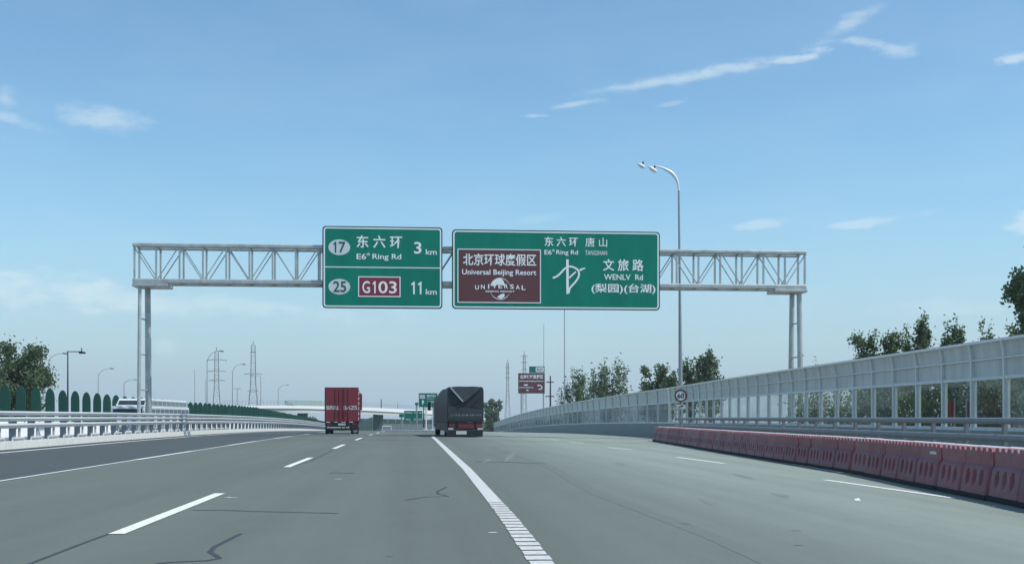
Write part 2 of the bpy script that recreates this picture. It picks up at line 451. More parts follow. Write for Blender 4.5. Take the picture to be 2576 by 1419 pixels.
# ------------------------------------------------------------------ the ground and the roads
def sheet(name, xs, ys, lift, m, parent=None, zf=gz):
    b = MB(); nx = len(xs)
    for Y in ys:
        for X in xs:
            xx = X(Y) if callable(X) else X
            b.v.append((xx, Y, zf(xx, Y)+lift))
    for j in range(len(ys)-1):
        for i in range(nx-1):
            a = j*nx+i; b.f.append((a, a+1, a+nx+1, a+nx))
    return b.build(name, m, parent, smooth=True)
YS = frange(-30, 50, 10)+frange(50, 380, 6)+[380, 450, 600, 900, 1400]
tag(sheet('ground', [-1400, -600, -200, -60, -24, -12, 0, 2, 10, 18, 24, 60, 200, 600, 1400], YS, -.06, earth), kind='structure')
def WX(Y):
    return 13.85+.038*Y if Y < 80 else 16.89+.004*(Y-80)
YR = [y for y in YS if y <= 450]
road = sheet('road', [-13.5, -7, -3, 0, 1.99, 2.01, 6, 10, lambda Y: WX(Y)+.1], YR, 0, asphalt); tag(road, kind='structure')
tag(sheet('road_shoulder', [-13.45, -9, -7.05], YR, .004, asphalt_dark), kind='structure')
tag(sheet('opposite_road', [-24.5, -18, -13.8], YR, .0, asphalt_far), kind='structure')

# markings painted on the road (parts of the road)
XD = -2.79
b = MB()
for k in range(9):
    y0 = 11.5+15*k-.04*XD; add_strip(b, [(XD, y0), (XD, y0+6)], .15, .006)
b.build('lane_dash_marking', paint, road)
b = MB(); add_strip(b, [(-7.02, 10), (-7.02, 180)], .085, .010, 4)
for k in range(9): add_strip(b, [(-7.0, 31+15*k), (-7.0, 39+15*k)], .15, .014, 2)
b.build('shoulder_line_marking', paint, road)
strip([(-12.38, 14), (-12.38, 220)], .20, .012, 'kerbside_line_marking', paint, road, 4)
strip([(-13.2, 14), (-13.2, 220)], .34, .009, 'kerb_joint', sealant, road, 4)
# solid exit line: scored in bars near the camera, plain farther off
SL = [gnd(x, y) for x, y in ((1450,1535),(1365,1419),(1279,1302.6),(1233,1248),(1175,1180),(1128,1135),(1085.6,1096))]
SLp = [(p.x, p.y) for p in SL]
def along(P, s):
    for a, c in zip(P[:-1], P[1:]):
        L = hypot(c[0]-a[0], c[1]-a[1])
        if s <= L: return (a[0]+(c[0]-a[0])*s/L, a[1]+(c[1]-a[1])*s/L)
        s -= L
    return P[-1]
b = MB(); s_ = 0.0; yb = gnd(1248, 1268).y
rnd = random.Random(3)
while along(SLp, s_)[1] < yb:
    p, q = along(SLp, s_), along(SLp, s_+.275)
    add_strip(b, [p, q], .19+rnd.uniform(-.012, .012), .006, .2); s_ += .345
b.build('scored_line_marking', paint_worn, road)
rest = [along(SLp, s_)]+[p for p in SLp if p[1] > along(SLp, s_)[1]]
strip(rest, .185, .006, 'solid_line_marking', paint_worn, road, .8)
b = MB()
for a, c in (((2075,1207),(2400,1253)),((1703,1150),(1822,1166)),((1530,1125.5),(1590,1131)),((1432,1111.5),(1468,1115)),((1385,1105),(1405,1107))):
    p, q = gnd(*a), gnd(*c); add_strip(b, [(p.x, p.y), (q.x, q.y)], .15, .006)
b.build('exit_dash_marking', paint, road)
E = [gnd(x, y) for x, y in ((2120,1190),(1850,1141),(1700,1117),(1550,1103),(1381,1093))]
strip([(p.x, p.y) for p in E], .14, .010, 'exit_edge_marking', paint_worn, road, 2)
# sealed cracks, joints and tyre stains
b = MB()
for pl, w in (([(275,1342),(215,1364),(150,1389),(95,1410),(40,1432)], .035), ([(483,1283),(560,1283),(640,1286),(760,1289),(850,1291)], .05),
              ([(606,1342),(570,1360),(540,1375),(528,1388),(545,1398),(552,1404),(520,1410),(450,1413),(395,1417)], .045),
              ([(1123,1225),(1100,1236),(1102,1242),(1128,1248),(1070,1250),(1018,1258)], .035),
              ([(735,1172),(780,1160),(838,1132)], .04), ([(1195,1161),(1290,1163),(1375,1166)], .16), ([(830,1189),(890,1190)], .12)):
    P = [gnd(*q) for q in pl]; add_strip(b, [(p.x, p.y) for p in P], w, .003, .3)
b.build('sealed_crack', sealant, road)
b = MB()
for py in (1106.5,):
    y0 = gnd(1047, py).y; add_strip(b, [(-11.9, y0+.4), (13.2, y0+.2)], .20, .005, 2)
b.build('expansion_joint', sealant, road)
b = MB()
for pl, w in (([(1235,1122),(1390,1178),(1500,1240),(1640,1292),(1800,1352),(2000,1440)], .22),):
    P = [gnd(*q) for q in pl]; add_strip(b, [(p.x, p.y) for p in P], w, .0018, .5)
b.build('tyre_stain', tyre_stain, road)
b = MB()
for x, y, L in ((1290,1147,9),(1222,1159,3),(1870,1198,2.5),(1560,1167,3),(1960,1246,1.2),(1780,1262,1.4)):
    p = gnd(x, y); a = rnd.uniform(-.25, .25)
    add_strip(b, [(p.x-L*.06, p.y-L/2), (p.x+a*.3, p.y), (p.x+L*.05, p.y+L/2)], lambda t: .02+.16*sin(pi*t), .0022, .1)
b.build('scuff_mark', scuff, road)
b = MB()
for x, y, w in ((582,1252,.05),(572,1251,.04),(851,1205,.06),(593,1252,.03),(1240,1340,.04)):
    p = gnd(x, y); add_strip(b, [(p.x-w, p.y), (p.x+w, p.y+w*.6)], w*1.2, .0046, .1)
b.build('paint_fleck', paint, road)
b = MB()
for x, y, w in ((2004,1335,.05),(1310,1364,.03),(1345,1340,.02),(2010,1372,.04),(980,1400,.03),(1725,1318,.05)):
    p = gnd(x, y); add_strip(b, [(p.x-w, p.y), (p.x, p.y+w*.3), (p.x+w, p.y-w*.1)], w*.5, .0048, .1)
b.build('oil_spot', sealant, road)
# ------------------------------------------------------------------ sign gantry over the road
DL, DR = 69.0, 72.3
GA = at(340, 620, DL); GB = at(2020, 640, DR)
GANG = atan2(GB.y-GA.y, GB.x-GA.x); GW = hypot(GB.x-GA.x, GB.y-GA.y)
GORG = Vector((GA.x, GA.y, 0))
gu = Vector((cos(GANG), sin(GANG), 0)); gn = Vector((-sin(GANG), cos(GANG), 0))   # local x, local y (away)
def gplane(px, py, ly):
    """pixel -> gantry-local (x, z) in the plane local y = ly"""
    o = GORG+gn*ly; d = AX+(px-CX)/F*RX+Vector((0, 0, (HY-py)/F))
    t = (o-CP).dot(gn)/d.dot(gn); p = CP+d*t
    return ((p-GORG).dot(gu), p.z)
def gantry():
    e = empty('sign_gantry', GORG, GANG)
    tag(e, 'long grey lattice sign gantry spanning the motorway on paired steel legs', 'gantry')
    ztop, zbot = 10.72, 8.70
    D = .62
    for z in (ztop, zbot):
        for sy in (-1, 1):
            mb = MB(); hc = .115 if z == ztop else .135; mb.box(0, GW, sy*D-.11, sy*D+.11, z-hc, z+hc)
            mb.build('top_chord' if z == ztop else 'bottom_chord', galv, e, bevel=.055)
    n = 30; st = GW/n
    zt, zb = ztop-.115, zbot+.135
    for k in range(n+1):
        x = min(max(st*k, .10), GW-.10)
        for sy in (-1, 1):
            MB().box(x-.05, x+.05, sy*D-.055, sy*D+.055, zb, zt).build('vertical_strut', galv, e)
    for k in range(n):
        xa, xb = st*k+.08, st*(k+1)-.08
        for sy in (-1, 1):
            a, c = ((xa, zt), (xb, zb)) if k % 2 == 0 else ((xa, zb), (xb, zt))
            MB().bar((a[0], sy*D*.98, a[1]), (c[0], sy*D*.98, c[1]), .056).build('diagonal_brace', galv, e)
    mb = MB()
    for k in range(n+1):
        x = min(max(st*k, .16), GW-.16)
        for z in (ztop, zbot): mb.box(x-.05, x+.05, -D+.13, D-.13, z-.05, z+.05)
    for k in range(0, n):
        mb.bar((st*k+.1, -D+.15, zbot), (st*(k+1)-.1, D-.15, zbot), .06)
    lat = mb.build('cross_member', galv_dark, e)
    for x, s in ((.48, 1), (GW-.45, -1)):
        pc = .98 if s > 0 else GW-.98
        MB().box(pc-.98, pc+.98, -.85, .85, zbot-.32, zbot-.14).build('bearing_plate', galv, e, bevel=.03)
        gx = gz((GORG+gu*x).x, (GORG+gu*x).y)
        for sy in (-1, 1):
            rl = (.095 if sy < 0 else .165) if s > 0 else .15; q0, q1 = (.95, .66) if s > 0 else (.80, .42)
            MB().tube([(x+(-.08 if sy < 0 else .08)*s, sy*q0, gx-.3), (x+(-.08 if sy < 0 else .08)*s, sy*q1, zbot-.32)], [rl*1.1, rl], 14).build('leg', galv, e, smooth=True)
        mb = MB()
        for z in (2.6, 4.6, 6.6):
            q = q0-(z-gx)/(zbot-.32-gx)*(q0-q1); mb.tube([(x-.08*s, -q, z), (x+.08*s, q, z)], .045, 8)
        mb.build('leg_tie', galv, e)
    for px in (860, 960, 1062, 1180, 1340, 1500, 1612):
        x, _ = gplane(px, 680, -.8)
        MB().box(x-.05, x+.05, -D-.30, -D-.135, zbot-1.3, ztop+1.0).build('sign_bracket', galv_dark, e)
    return e
gantry()
SY = -.98
def sign_base(name, x0, x1, z0, z1, th=.09, r=.16):
    mb = MB(); mb.prism(rrect(x0, x1, z0, z1, r), 0, th)
    return mb
def rel(e, sx0, sx1, sz0, sz1):
    W, H = sx1-sx0, sz1-sz0
    return (lambda u: sx0+u*W), (lambda v: sz1-v*H)

def one(name, x0, x1, z0, z1, y, m, parent):
    w = (x1-x0)*.48; h = z1-z0
    mb = MB(); mb.prism([(x1-w, z0), (x1, z0), (x1, z1), (x1-w*.62, z1), (x0, z1-h*.17), (x0, z1-h*.30), (x1-w, z1-h*.22)], y-.004, y+.003)
    return mb.build(name, m, parent)
def left_sign():
    (xa, za), (xb, zb) = gplane(811, 568, SY), gplane(1113, 777, SY)
    z1 = (za+gplane(1113, 573, SY)[1])/2; z0 = (zb+gplane(811, 775, SY)[1])/2
    W = xb-xa
    org = GORG+gu*xa+gn*SY
    e = empty('highway_sign', (org.x, org.y, z0), GANG)
    tag(e, 'green distance sign with white ovals 17 and 25 and red G103 plate, hung on gantry', 'road sign')
    H = z1-z0
    U = lambda u: u*W
    V = lambda v: H*(1-v)
    MB().prism(rrect(0, W, 0, H, .2), .0, .09).build('rim', sign_dark, e)
    MB().prism(rrect(.05, W-.05, .05, H-.05, .17), -.008, -.001).build('panel', sign_green, e)
    MB().ring(rrect(.07, W-.07, .07, H-.07, .16), rrect(.145, W-.145, .145, H-.145, .11), -.016, -.0085).build('border', sign_white, e)
    MB().box(.147, W-.147, -.016, -.0085, V(.5055), V(.494)).build('divider_line', sign_white, e)
    for v, t in ((.259, '17'), (.739, '25')):
        bd = MB().prism(ell(U(.14), V(v), .09*W, .096*H), -.016, -.0085).build('exit_badge', sign_offwhite, e)
        if t == '17':
            one('number', U(.092), U(.115), V(v+.066), V(v-.068), -.021, sign_digit, bd)
            text_mesh('number', '7', U(.136), U(.192), V(v+.066), V(v-.068), -.021, sign_digit, bd, .014)
        else: text_mesh('number', t, U(.09), U(.198), V(v+.066), V(v-.068), -.021, sign_digit, bd, .014)
    text_mesh('chinese_lettering', '东 六 环', U(.283), U(.663), V(.262), V(.108), -.015, sign_white, e, .014)
    text_mesh('latin_lettering', 'E6', U(.283), U(.362), V(.403), V(.333), -.015, sign_white, e, .012)
    text_mesh('latin_lettering', 'th', U(.366), U(.394), V(.357), V(.318), -.015, sign_white, e, .012)
    text_mesh('latin_lettering', 'Ring Rd', U(.415), U(.655), V(.418), V(.333), -.015, sign_white, e, .012)
    text_mesh('distance_number', '3', U(.762), U(.824), V(.327), V(.182), -.015, sign_white, e, .014)
    for u in (.739, .795): one('distance_number', U(u), U(u+.029), V(.824), V(.670), -.015, sign_white, e)
    for v in (.336, .825): text_mesh('unit_lettering', 'km', U(.86), U(.952), V(v), V(v-.066), -.015, sign_white, e, .012)
    p = MB().box(U(.296), U(.649), -.016, -.0085, V(.86), V(.61)).build('route_plate', sign_red, e)
    MB().ring([(U(.296), V(.86)), (U(.649), V(.86)), (U(.649), V(.61)), (U(.296), V(.61))],
              [(U(.304), V(.848)), (U(.641), V(.848)), (U(.641), V(.622)), (U(.304), V(.622))], -.022, -.0165).build('plate_frame', sign_white, p)
    text_mesh('route_number', 'G', U(.331), U(.394), V(.816), V(.667), -.021, sign_white, p, .012)
    one('route_number', U(.416), U(.442), V(.816), V(.667), -.021, sign_white, p)
    text_mesh('route_number', '03', U(.464), U(.6175), V(.816), V(.667), -.021, sign_white, p, .012)
left_sign()

def stroke(mb, pts, w, y0, y1):
    """flat brush stroke in x,z with constant or varying width"""
    n = len(pts); ws = w if isinstance(w, (list, tuple)) else [w]*n
    Lf, Rt = [], []
    for k in range(n):
        a = pts[max(k-1, 0)]; c = pts[min(k+1, n-1)]
        dx, dz = c[0]-a[0], c[1]-a[1]; L = hypot(dx, dz) or 1
        nx, nz = -dz/L, dx/L
        Lf.append((pts[k][0]+nx*ws[k]/2, pts[k][1]+nz*ws[k]/2)); Rt.append((pts[k][0]-nx*ws[k]/2, pts[k][1]-nz*ws[k]/2))
    for k in range(n-1):
        A = [Rt[k], Rt[k+1], Lf[k+1], Lf[k]]
        mb.prism(A, y0, y1)
def smooth(P, n=6):
    out = []
    for i in range(len(P)-1):
        p0 = P[max(i-1, 0)]; p1 = P[i]; p2 = P[i+1]; p3 = P[min(i+2, len(P)-1)]
        for k in range(n):
            t = k/n
            out.append(tuple(.5*((2*p1[j])+(-p0[j]+p2[j])*t+(2*p0[j]-5*p1[j]+4*p2[j]-p3[j])*t*t+(-p0[j]+3*p1[j]-3*p2[j]+p3[j])*t**3) for j in range(len(p1))))
    out.append(tuple(P[-1])); return out

def globe_emblem(parent, cx, cz, rx, rz, y, U=None):
    """disc emblem: pale land caps on a globe outline, crossed by a word"""
    mb = MB()
    n = 40
    # crescent outline: thick at upper right and bottom
    def arc(a0, a1, w0, w1, rr=1.0):
        P, Wd = [], []
        for k in range(n+1):
            a = R(a0+(a1-a0)*k/n); P.append((cx+rr*rx*cos(a), cz+rr*rz*sin(a))); Wd.append(w0+(w1-w0)*sin(pi*k/n))
        stroke(mb, P, Wd, y-.006, y)
    arc(18, 165, .012, .05); arc(205, 335, .012, .06)
    o = mb.build('globe_outline', sign_offwhite, parent)
    mb = MB()
    cap = [(cx+rx*f*cos(R(a)), cz+rz*f*sin(R(a))) for a, f in ((28, .55), (60, .75), (80, .95), (100, 1), (125, 1), (150, .98), (165, .95), (150, .6), (110, .42), (70, .38))]
    mb.prism(cap, y-.010, y-.0045)
    low = [(cx+rx*f*cos(R(a)), cz+rz*f*sin(R(a))) for a, f in ((262, .62), (250, .86), (275, .96), (300, .86), (312, .62), (290, .52))]
    mb.prism(low, y-.010, y-.0045)
    mb.build('globe_land', sign_white, parent)

def right_sign():
    (xa, za), (xb, zb) = gplane(1137, 578, SY), gplane(1660, 780, SY)
    z1 = (za+gplane(1660, 583, SY)[1])/2; z0 = (zb+gplane(1137, 778, SY)[1])/2
    W = xb-xa
    org = GORG+gu*xa+gn*SY
    e = empty('highway_sign', (org.x, org.y, z0), GANG)
    tag(e, 'wide green exit sign with brown inset panel and loop diagram, hung on gantry', 'road sign')
    H = z1-z0
    U = lambda u: u*W
    V = lambda v: H*(1-v)
    MB().prism(rrect(0, W, 0, H, .22), .0, .09).build('rim', sign_dark, e)
    MB().prism(rrect(.05, W-.05, .05, H-.05, .19), -.008, -.001).build('panel', sign_green, e)
    MB().ring(rrect(.07, W-.07, .07, H-.07, .18), rrect(.145, W-.145, .145, H-.145, .12), -.016, -.0085).build('border', sign_white, e)
    p = MB().box(U(.026), U(.424), -.016, -.0085, V(.922), V(.243)).build('brown_panel', sign_brown, e)
    MB().ring([(U(.026), V(.922)), (U(.424), V(.922)), (U(.424), V(.243)), (U(.026), V(.243))],
              [(U(.0302), V(.911)), (U(.4198), V(.911)), (U(.4198), V(.254)), (U(.0302), V(.254))], -.023, -.0165).build('panel_frame', sign_white, p)
    text_mesh('chinese_lettering', '北京环球度假区', U(.052), U(.402), V(.452), V(.300), -.021, sign_white, p, .014)
    text_mesh('latin_lettering', 'Universal Beijing Resort', U(.048), U(.402), V(.588), V(.500), -.021, sign_white, p, .014)
    globe_emblem(p, U(.229), V(.742), .049*W, .133*H, -.0168)
    # the word across the globe, letters on a gentle arc
    word = 'UNIVERSAL'
    for i, ch in enumerate(word):
        t = i/(len(word)-1); u0 = .118+.222*t-.0085; dip = .018*(1-(2*t-1)**2)
        wd = .006 if ch == 'I' else .0185
        text_mesh('emblem_lettering', ch, U(u0+(.006 if ch == 'I' else 0)), U(u0+(.006 if ch == 'I' else 0)+wd), V(.752-dip+.004), V(.700-dip), -.031, sign_white, p, .02)
    text_mesh('emblem_lettering', 'BEIJING RESORT', U(.160), U(.298), V(.793), V(.766), -.031, sign_white, p, .02)
    text_mesh('chinese_lettering', '东 六 环', U(.441), U(.6025), V(.2), V(.078), -.015, sign_white, e, .014)
    text_mesh('chinese_lettering', '唐 山', U(.638), U(.743), V(.2), V(.082), -.015, sign_white, e, .004)
    text_mesh('latin_lettering', 'E6', U(.441), U(.476), V(.305), V(.245), -.015, sign_white, e, .012)
    text_mesh('latin_lettering', 'th', U(.478), U(.490), V(.268), V(.232), -.015, sign_white, e, .012)
    text_mesh('latin_lettering', 'Ring Rd', U(.498), U(.6025), V(.318), V(.245), -.015, sign_white, e, .012)
    text_mesh('latin_lettering', 'TANGSHAN', U(.637), U(.743), V(.305), V(.247), -.015, sign_white, e, .0)
    text_mesh('chinese_lettering', '文 旅 路', U(.7235), U(.92), V(.502), V(.352), -.015, sign_white, e, .014)
    text_mesh('latin_lettering', 'WENLV  Rd', U(.728), U(.917), V(.617), V(.545), -.015, sign_white, e, .012)
    text_mesh('chinese_lettering', '(梨园)(台湖)', U(.6675), U(.978), V(.795), V(.664), -.015, sign_white, e, .014)
    q = lambda x, z: (U((x-70)/2382), V((z-(95+27*(x-70)/2382))/930))
    mb = MB(); stroke(mb, [q(1384, 447), q(1386, 855)], .145, -.0155, -.009)
    stroke(mb, smooth([q(1400, 842), q(1408, 795), q(1440, 752), q(1485, 700), q(1515, 640), q(1510, 585), q(1475, 550), q(1425, 532), q(1385, 535), q(1340, 570), q(1295, 620), q(1255, 650), q(1215, 666)], 6), .105, -.022, -.0158)
    stroke(mb, smooth([q(1404, 668), q(1430, 640), q(1482, 592)], 4), .09, -.0285, -.0225)
    stroke(mb, smooth([q(1522, 577), q(1555, 562), q(1590, 549)], 4), [.11]*5+[.08, .07, .06, .05], -.0285, -.0225)
    mb.build('route_diagram', sign_white, e)
right_sign()
# ------------------------------------------------------------------ right side: noise wall, guardrail, water barriers
def noise_wall(y0, y1, step, label, top=3.3, gl=glass, name='noise_wall', pm=None):
    base = Vector((WX(y0), y0, gz(WX(y0), y0)))
    e = empty(name, base); tag(e, label, 'noise barrier')
    ys = frange(y0, y1+.01, step)
    G = lambda Y: gz(WX(Y), Y)
    PR = [(0, 2.38), (0, 2.62), (-.008, 2.85), (-.025, 3.05), (-.055, 3.2), (-.09, top)]
    # concrete foot
    mb = MB()
    for a, c in zip(ys[:-1], ys[1:]):
        X0, X1 = WX(a), WX(c)
        mb.hexa([(X0-.22, a, G(a)-.1), (X0+.22, a, G(a)-.1), (X1+.22, c, G(c)-.1), (X1-.22, c, G(c)-.1),
                 (X0-.12, a, G(a)+.98), (X0+.12, a, G(a)+.98), (X1+.12, c, G(c)+.98), (X1-.12, c, G(c)+.98)])
    mb.build('concrete_base', concrete_grey, e, origin=base)
    mb = MB(); m2 = MB(); m3 = MB()
    for a, c in zip(ys[:-1], ys[1:]):
        X0, X1 = WX(a), WX(c)
        for (o0, h0), (o1, h1) in zip(PR[:-1], PR[1:]):
            for th in (0, .05):
                q = [(X0+o0+th, a, G(a)+h0), (X1+o0+th, c, G(c)+h0), (X1+o1+th, c, G(c)+h1), (X0+o1+th, a, G(a)+h1)]
                mb.quad(*(q if th else q[::-1]))
        for h, s in ((2.36, .04), (1.02, .05)):
            m2.bar((X0-.02, a, G(a)+h), (X1-.02, c, G(c)+h), .09, s*2)
        m2.bar((X0-.06, a, G(a)+2.86), (X1-.06, c, G(c)+2.86), .04, .04)
        m3.bar((X0-.09, a, G(a)+top+.02), (X1-.09, c, G(c)+top+.02), .18, .07)
    mb.build('upper_panel', wall_grey, e, origin=base, smooth=True)
    m2.build('horizontal_rail', wall_post, e, origin=base)
    m3.build('top_cap', wall_cap, e, origin=base)
    for Y in ys:
        X = WX(Y); g = G(Y)
        mb = MB(); pts = [(X-.045, g+.98)]+[(X+o-.045, g+h) for o, h in PR]
        for (xp, zp), (xq, zq) in zip(pts[:-1], pts[1:]):
            mb.hexa([(xp-.035, Y-.04, zp), (xp+.04, Y-.04, zp), (xp+.04, Y+.04, zp), (xp-.035, Y+.04, zp),
                     (xq-.035, Y-.04, zq), (xq+.04, Y-.04, zq), (xq+.04, Y+.04, zq), (xq-.035, Y+.04, zq)])
        mb.build('post', pm or wall_post, e, origin=base)
    for a, c in zip(ys[:-1], ys[1:]):
        X0, X1 = WX(a), WX(c); mg = MB()
        da = (c-a)
        a2, c2 = a+.16*step/2, c-.16*step/2
        f = lambda Y: X0+(X1-X0)*(Y-a)/da
        g = lambda Y: G(a)+(G(c)-G(a))*(Y-a)/da
        mg.hexa([(f(a2)-.01, a2, g(a2)+1.06), (f(a2)+.01, a2, g(a2)+1.06), (f(c2)+.01, c2, g(c2)+1.06), (f(c2)-.01, c2, g(c2)+1.06),
                 (f(a2)-.01, a2, g(a2)+2.32), (f(a2)+.01, a2, g(a2)+2.32), (f(c2)+.01, c2, g(c2)+2.32), (f(c2)-.01, c2, g(c2)+2.32)])
        mg.build('glass_panel', gl, e, origin=base)
    mb = MB()   # stiles either side of each pane
    for a, c in zip(ys[:-1], ys[1:]):
        X0, X1 = WX(a), WX(c); da = c-a
        f = lambda Y: X0+(X1-X0)*(Y-a)/da
        g = lambda Y: G(a)+(G(c)-G(a))*(Y-a)/da
        for u, v in ((a+.02, a+.16*step/2), (c-.16*step/2, c-.02)):
            mb.hexa([(f(u)-.03, u, g(u)+1.06), (f(u)+.03, u, g(u)+1.06), (f(v)+.03, v, g(v)+1.06), (f(v)-.03, v, g(v)+1.06),
                     (f(u)-.03, u, g(u)+2.32), (f(u)+.03, u, g(u)+2.32), (f(v)+.03, v, g(v)+2.32), (f(v)-.03, v, g(v)+2.32)])
    mb.build('pane_frame', wall_grey, e, origin=base)
    return e
noise_wall(21.9, 79.9, 2.0, 'near grey noise wall with tall glass windows behind the red water barriers')
noise_wall(80.2, 276.2, 4.0, 'far grey noise wall curving away beside the exit ramp behind the black truck', pm=wall_grey, gl=glass_dusty)

def right_guardrail():
    GX = lambda Y: 12.2+.03*Y
    y0, y1 = 17.0, 65.0
    base = Vector((GX(y0), y0, gz(GX(y0), y0)))
    e = empty('guardrail', base); tag(e, 'dark grey steel pipe guardrail standing between red barriers and noise wall', 'guardrail')
    ys = frange(y0, y1+.01, 4)
    for h, r in ((1.22, .075), (.84, .085), (.57, .07)):
        MB().tube([(GX(Y)-.12, Y, gz(GX(Y), Y)+h) for Y in ys], r, 10).build('rail', galv_dark, e, origin=base, smooth=True)
    for Y in frange(y0+1, y1, 2):
        g = gz(GX(Y), Y)
        mb = MB(); mb.box(GX(Y)-.03, GX(Y)+.05, Y-.06, Y+.06, g-.05, g+1.2)
        for h in (1.22, .84, .57): mb.box(GX(Y)-.06, GX(Y)-.028, Y-.05, Y+.05, g+h-.05, g+h+.05)
        mb.build('post', galv_dark, e, origin=base)
    return e
right_guardrail()

def water_barriers():
    P = [gnd(x, y) for x, y in ((2900,1343),(2576,1276),(2400,1241),(2200,1201),(2000,1168),(1800,1136),(1640,1109))]
    P = [(p.x, p.y) for p in P]
    LEN, H = 1.27, .735
    def body_mesh():
        mb = MB(); nx, nz = 40, 20
        def half(t):    # half thickness by height 0..1
            if t < .08: return .235
            if t < .62: return .235-.06*(t-.08)/.54
            if t < .70: return .175-.055*(t-.62)/.08
            if t < .78: return .120+.0*(t-.7)
            return .128
        def prof_x(s, t, side):
            h = half(t)
            e = min(s, 1-s)
            if e < .05 and t < .66: h *= .80+.20*sqrt(max(0, e/.05))
            if t < .62:
                for c in (.25, .5, .75):
                    du, dv = (s-c-.05*(t-.40))/.062, (t-.43)/.155
                    r = du*du+dv*dv
                    if r < 1: h -= .085*(1-r)**.5
            return side*h
        for side in (-1, 1):
            i0 = len(mb.v)
            for j in range(nz+1):
                t = j/nz
                for i in range(nx+1):
                    s = i/nx; zt = t*H
                    if t == 1: zt += .026*(1 if (i % 8) in (2, 3, 4, 5, 6) else -1)
                    mb.v.append((prof_x(s, t, side), s*LEN*.985+.01, zt))
            for j in range(nz):
                for i in range(nx):
                    a = i0+j*(nx+1)+i; q = (a, a+1, a+nx+2, a+nx+1)
                    mb.f.append(q if side == 1 else q[::-1])
        n1 = (nx+1)*(nz+1)
        for i in range(nx):
            a = nz*(nx+1)+i; mb.f.append((a, a+1, a+1+n1, a+n1))
        for j in range(nz):
            for i in (0, nx):
                a = j*(nx+1)+i; mb.f.append((a, a+nx+1, a+nx+1+n1, a+n1) if i == 0 else (a+n1, a+nx+1+n1, a+nx+1, a))
        return mb
    e0 = empty('water_barrier', (0, 0, 0))
    lab = 'red plastic water barrier with three oval hollows in the row along the ramp'
    tag(e0, lab, 'barrier', 'red water barriers along the ramp')
    body_mesh().build('body', barrier_red, e0, smooth=True)
    cap = MB(); cap.hexa([(-.02, .0, H-.06), (.12, .0, H-.06), (.12, LEN+.012, H-.06), (-.02, LEN+.012, H-.06), (-.015, .0, H-.02), (.12, .0, H+.045), (.12, LEN+.012, H+.045), (-.015, LEN+.012, H-.02)])
    cap.build('cap', barrier_cap, e0)
    foot = MB(); foot.box(-.25, .25, .0, LEN+.01, .004, .075); foot.build('shade_dirt_strip', rubber, e0)  # black strip: shade and dirt along the base, put in as colour
    s, k = 0.0, 0; yj = gnd(2205, 1202).y; joint = False
    tot = sum(hypot(c[0]-a[0], c[1]-a[1]) for a, c in zip(P[:-1], P[1:]))
    rr = random.Random(5)
    while s+LEN <= tot:
        a, c = along(P, s), along(P, s+LEN)
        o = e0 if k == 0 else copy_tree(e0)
        ang = atan2(c[1]-a[1], c[0]-a[0])-pi/2
        jx = .16+rr.uniform(-.012, .012)+(.07 if a[1] > yj else 0)
        if not joint and a[1] > yj: s += .10; joint = True
        o.location = (a[0]+jx, a[1], gz(a[0], a[1])+rr.uniform(0, .006)); o.rotation_euler = (0, 0, ang+R(rr.uniform(-.5, .5)))
        if k == 6:
            st = MB(); st.box(-.136, -.1285, .25, .62, .585, .635)
            st.build('label_plate', plate_pale, o)
        s += LEN+.012; k += 1
water_barriers()

# ------------------------------------------------------------------ left side: kerb, white guardrail, fins on a concrete wall
def left_rail():
    y0, y1 = 26.0, 214.0
    ys = frange(y0, y1+.01, 6)
    k0 = Vector((-13.6, y0, 0))
    mb = MB()
    for a, c in zip(ys[:-1], ys[1:]):
        ga, gc = prof(a), prof(c)
        mb.hexa([(-14.15, a, ga-.1), (-13.36, a, ga-.1), (-13.36, c, gc-.1), (-14.15, c, gc-.1),
                 (-14.10, a, ga+.26), (-13.42, a, ga+.26), (-13.42, c, gc+.26), (-14.10, c, gc+.26)])
    tag(mb.build('kerb', concrete, None, bevel=0), kind='structure')
    e = empty('guardrail', k0); tag(e, 'white steel guardrail of three beams on the pale median kerb', 'guardrail')
    for h, hh in ((1.20, .150), (1.00, .150), (.775, .165)):
        mb = MB()
        i0 = 0
        sec = [(-.05, -hh*.5), (.0, -hh*.42), (.085, hh*.05), (.095, hh*.16), (.075, hh*.38), (.02, hh*.5), (-.09, hh*.5), (-.09, -hh*.5)]
        for Y in ys:
            g = prof(Y); mb.v += [(-13.62+dx, Y, g+h+dz) for dx, dz in sec]
        n = len(sec)
        for k in range(len(ys)-1):
            for j in range(n):
                a = k*n+j; b_ = k*n+(j+1) % n; mb.f.append((a, b_, b_+n, a+n))
        mb.f.append(tuple(range(n))); mb.f.append(tuple(range(len(mb.v)-1, len(mb.v)-n-1, -1)))
        mb.build('beam', beam_white, e, origin=k0)
    for Y in frange(y0+1, y1, 2):
        g = prof(Y); mb = MB()
        mb.box(-13.92, -13.73, Y-.085, Y+.085, g+.26, g+1.16)
        mb.box(-13.73, -13.69, Y-.05, Y+.05, g+.66, g+1.24)
        mb.build('post', post_grey, e, origin=k0)
    for Y in frange(y0+.3, 90, 2):
        g = prof(Y); mb = MB()
        mb.tube([(-13.6, Y, g+.25), (-13.6, Y, g+.36), (-13.6, Y+1.2, g+.36), (-13.6, Y+1.2, g+.25)], .032, 6)
        mb.box(-13.72, -13.66, Y+.95, Y+1.05, g+.27, g+.72)
        mb.build('base_bar', beam_white, e, origin=k0)
left_rail()

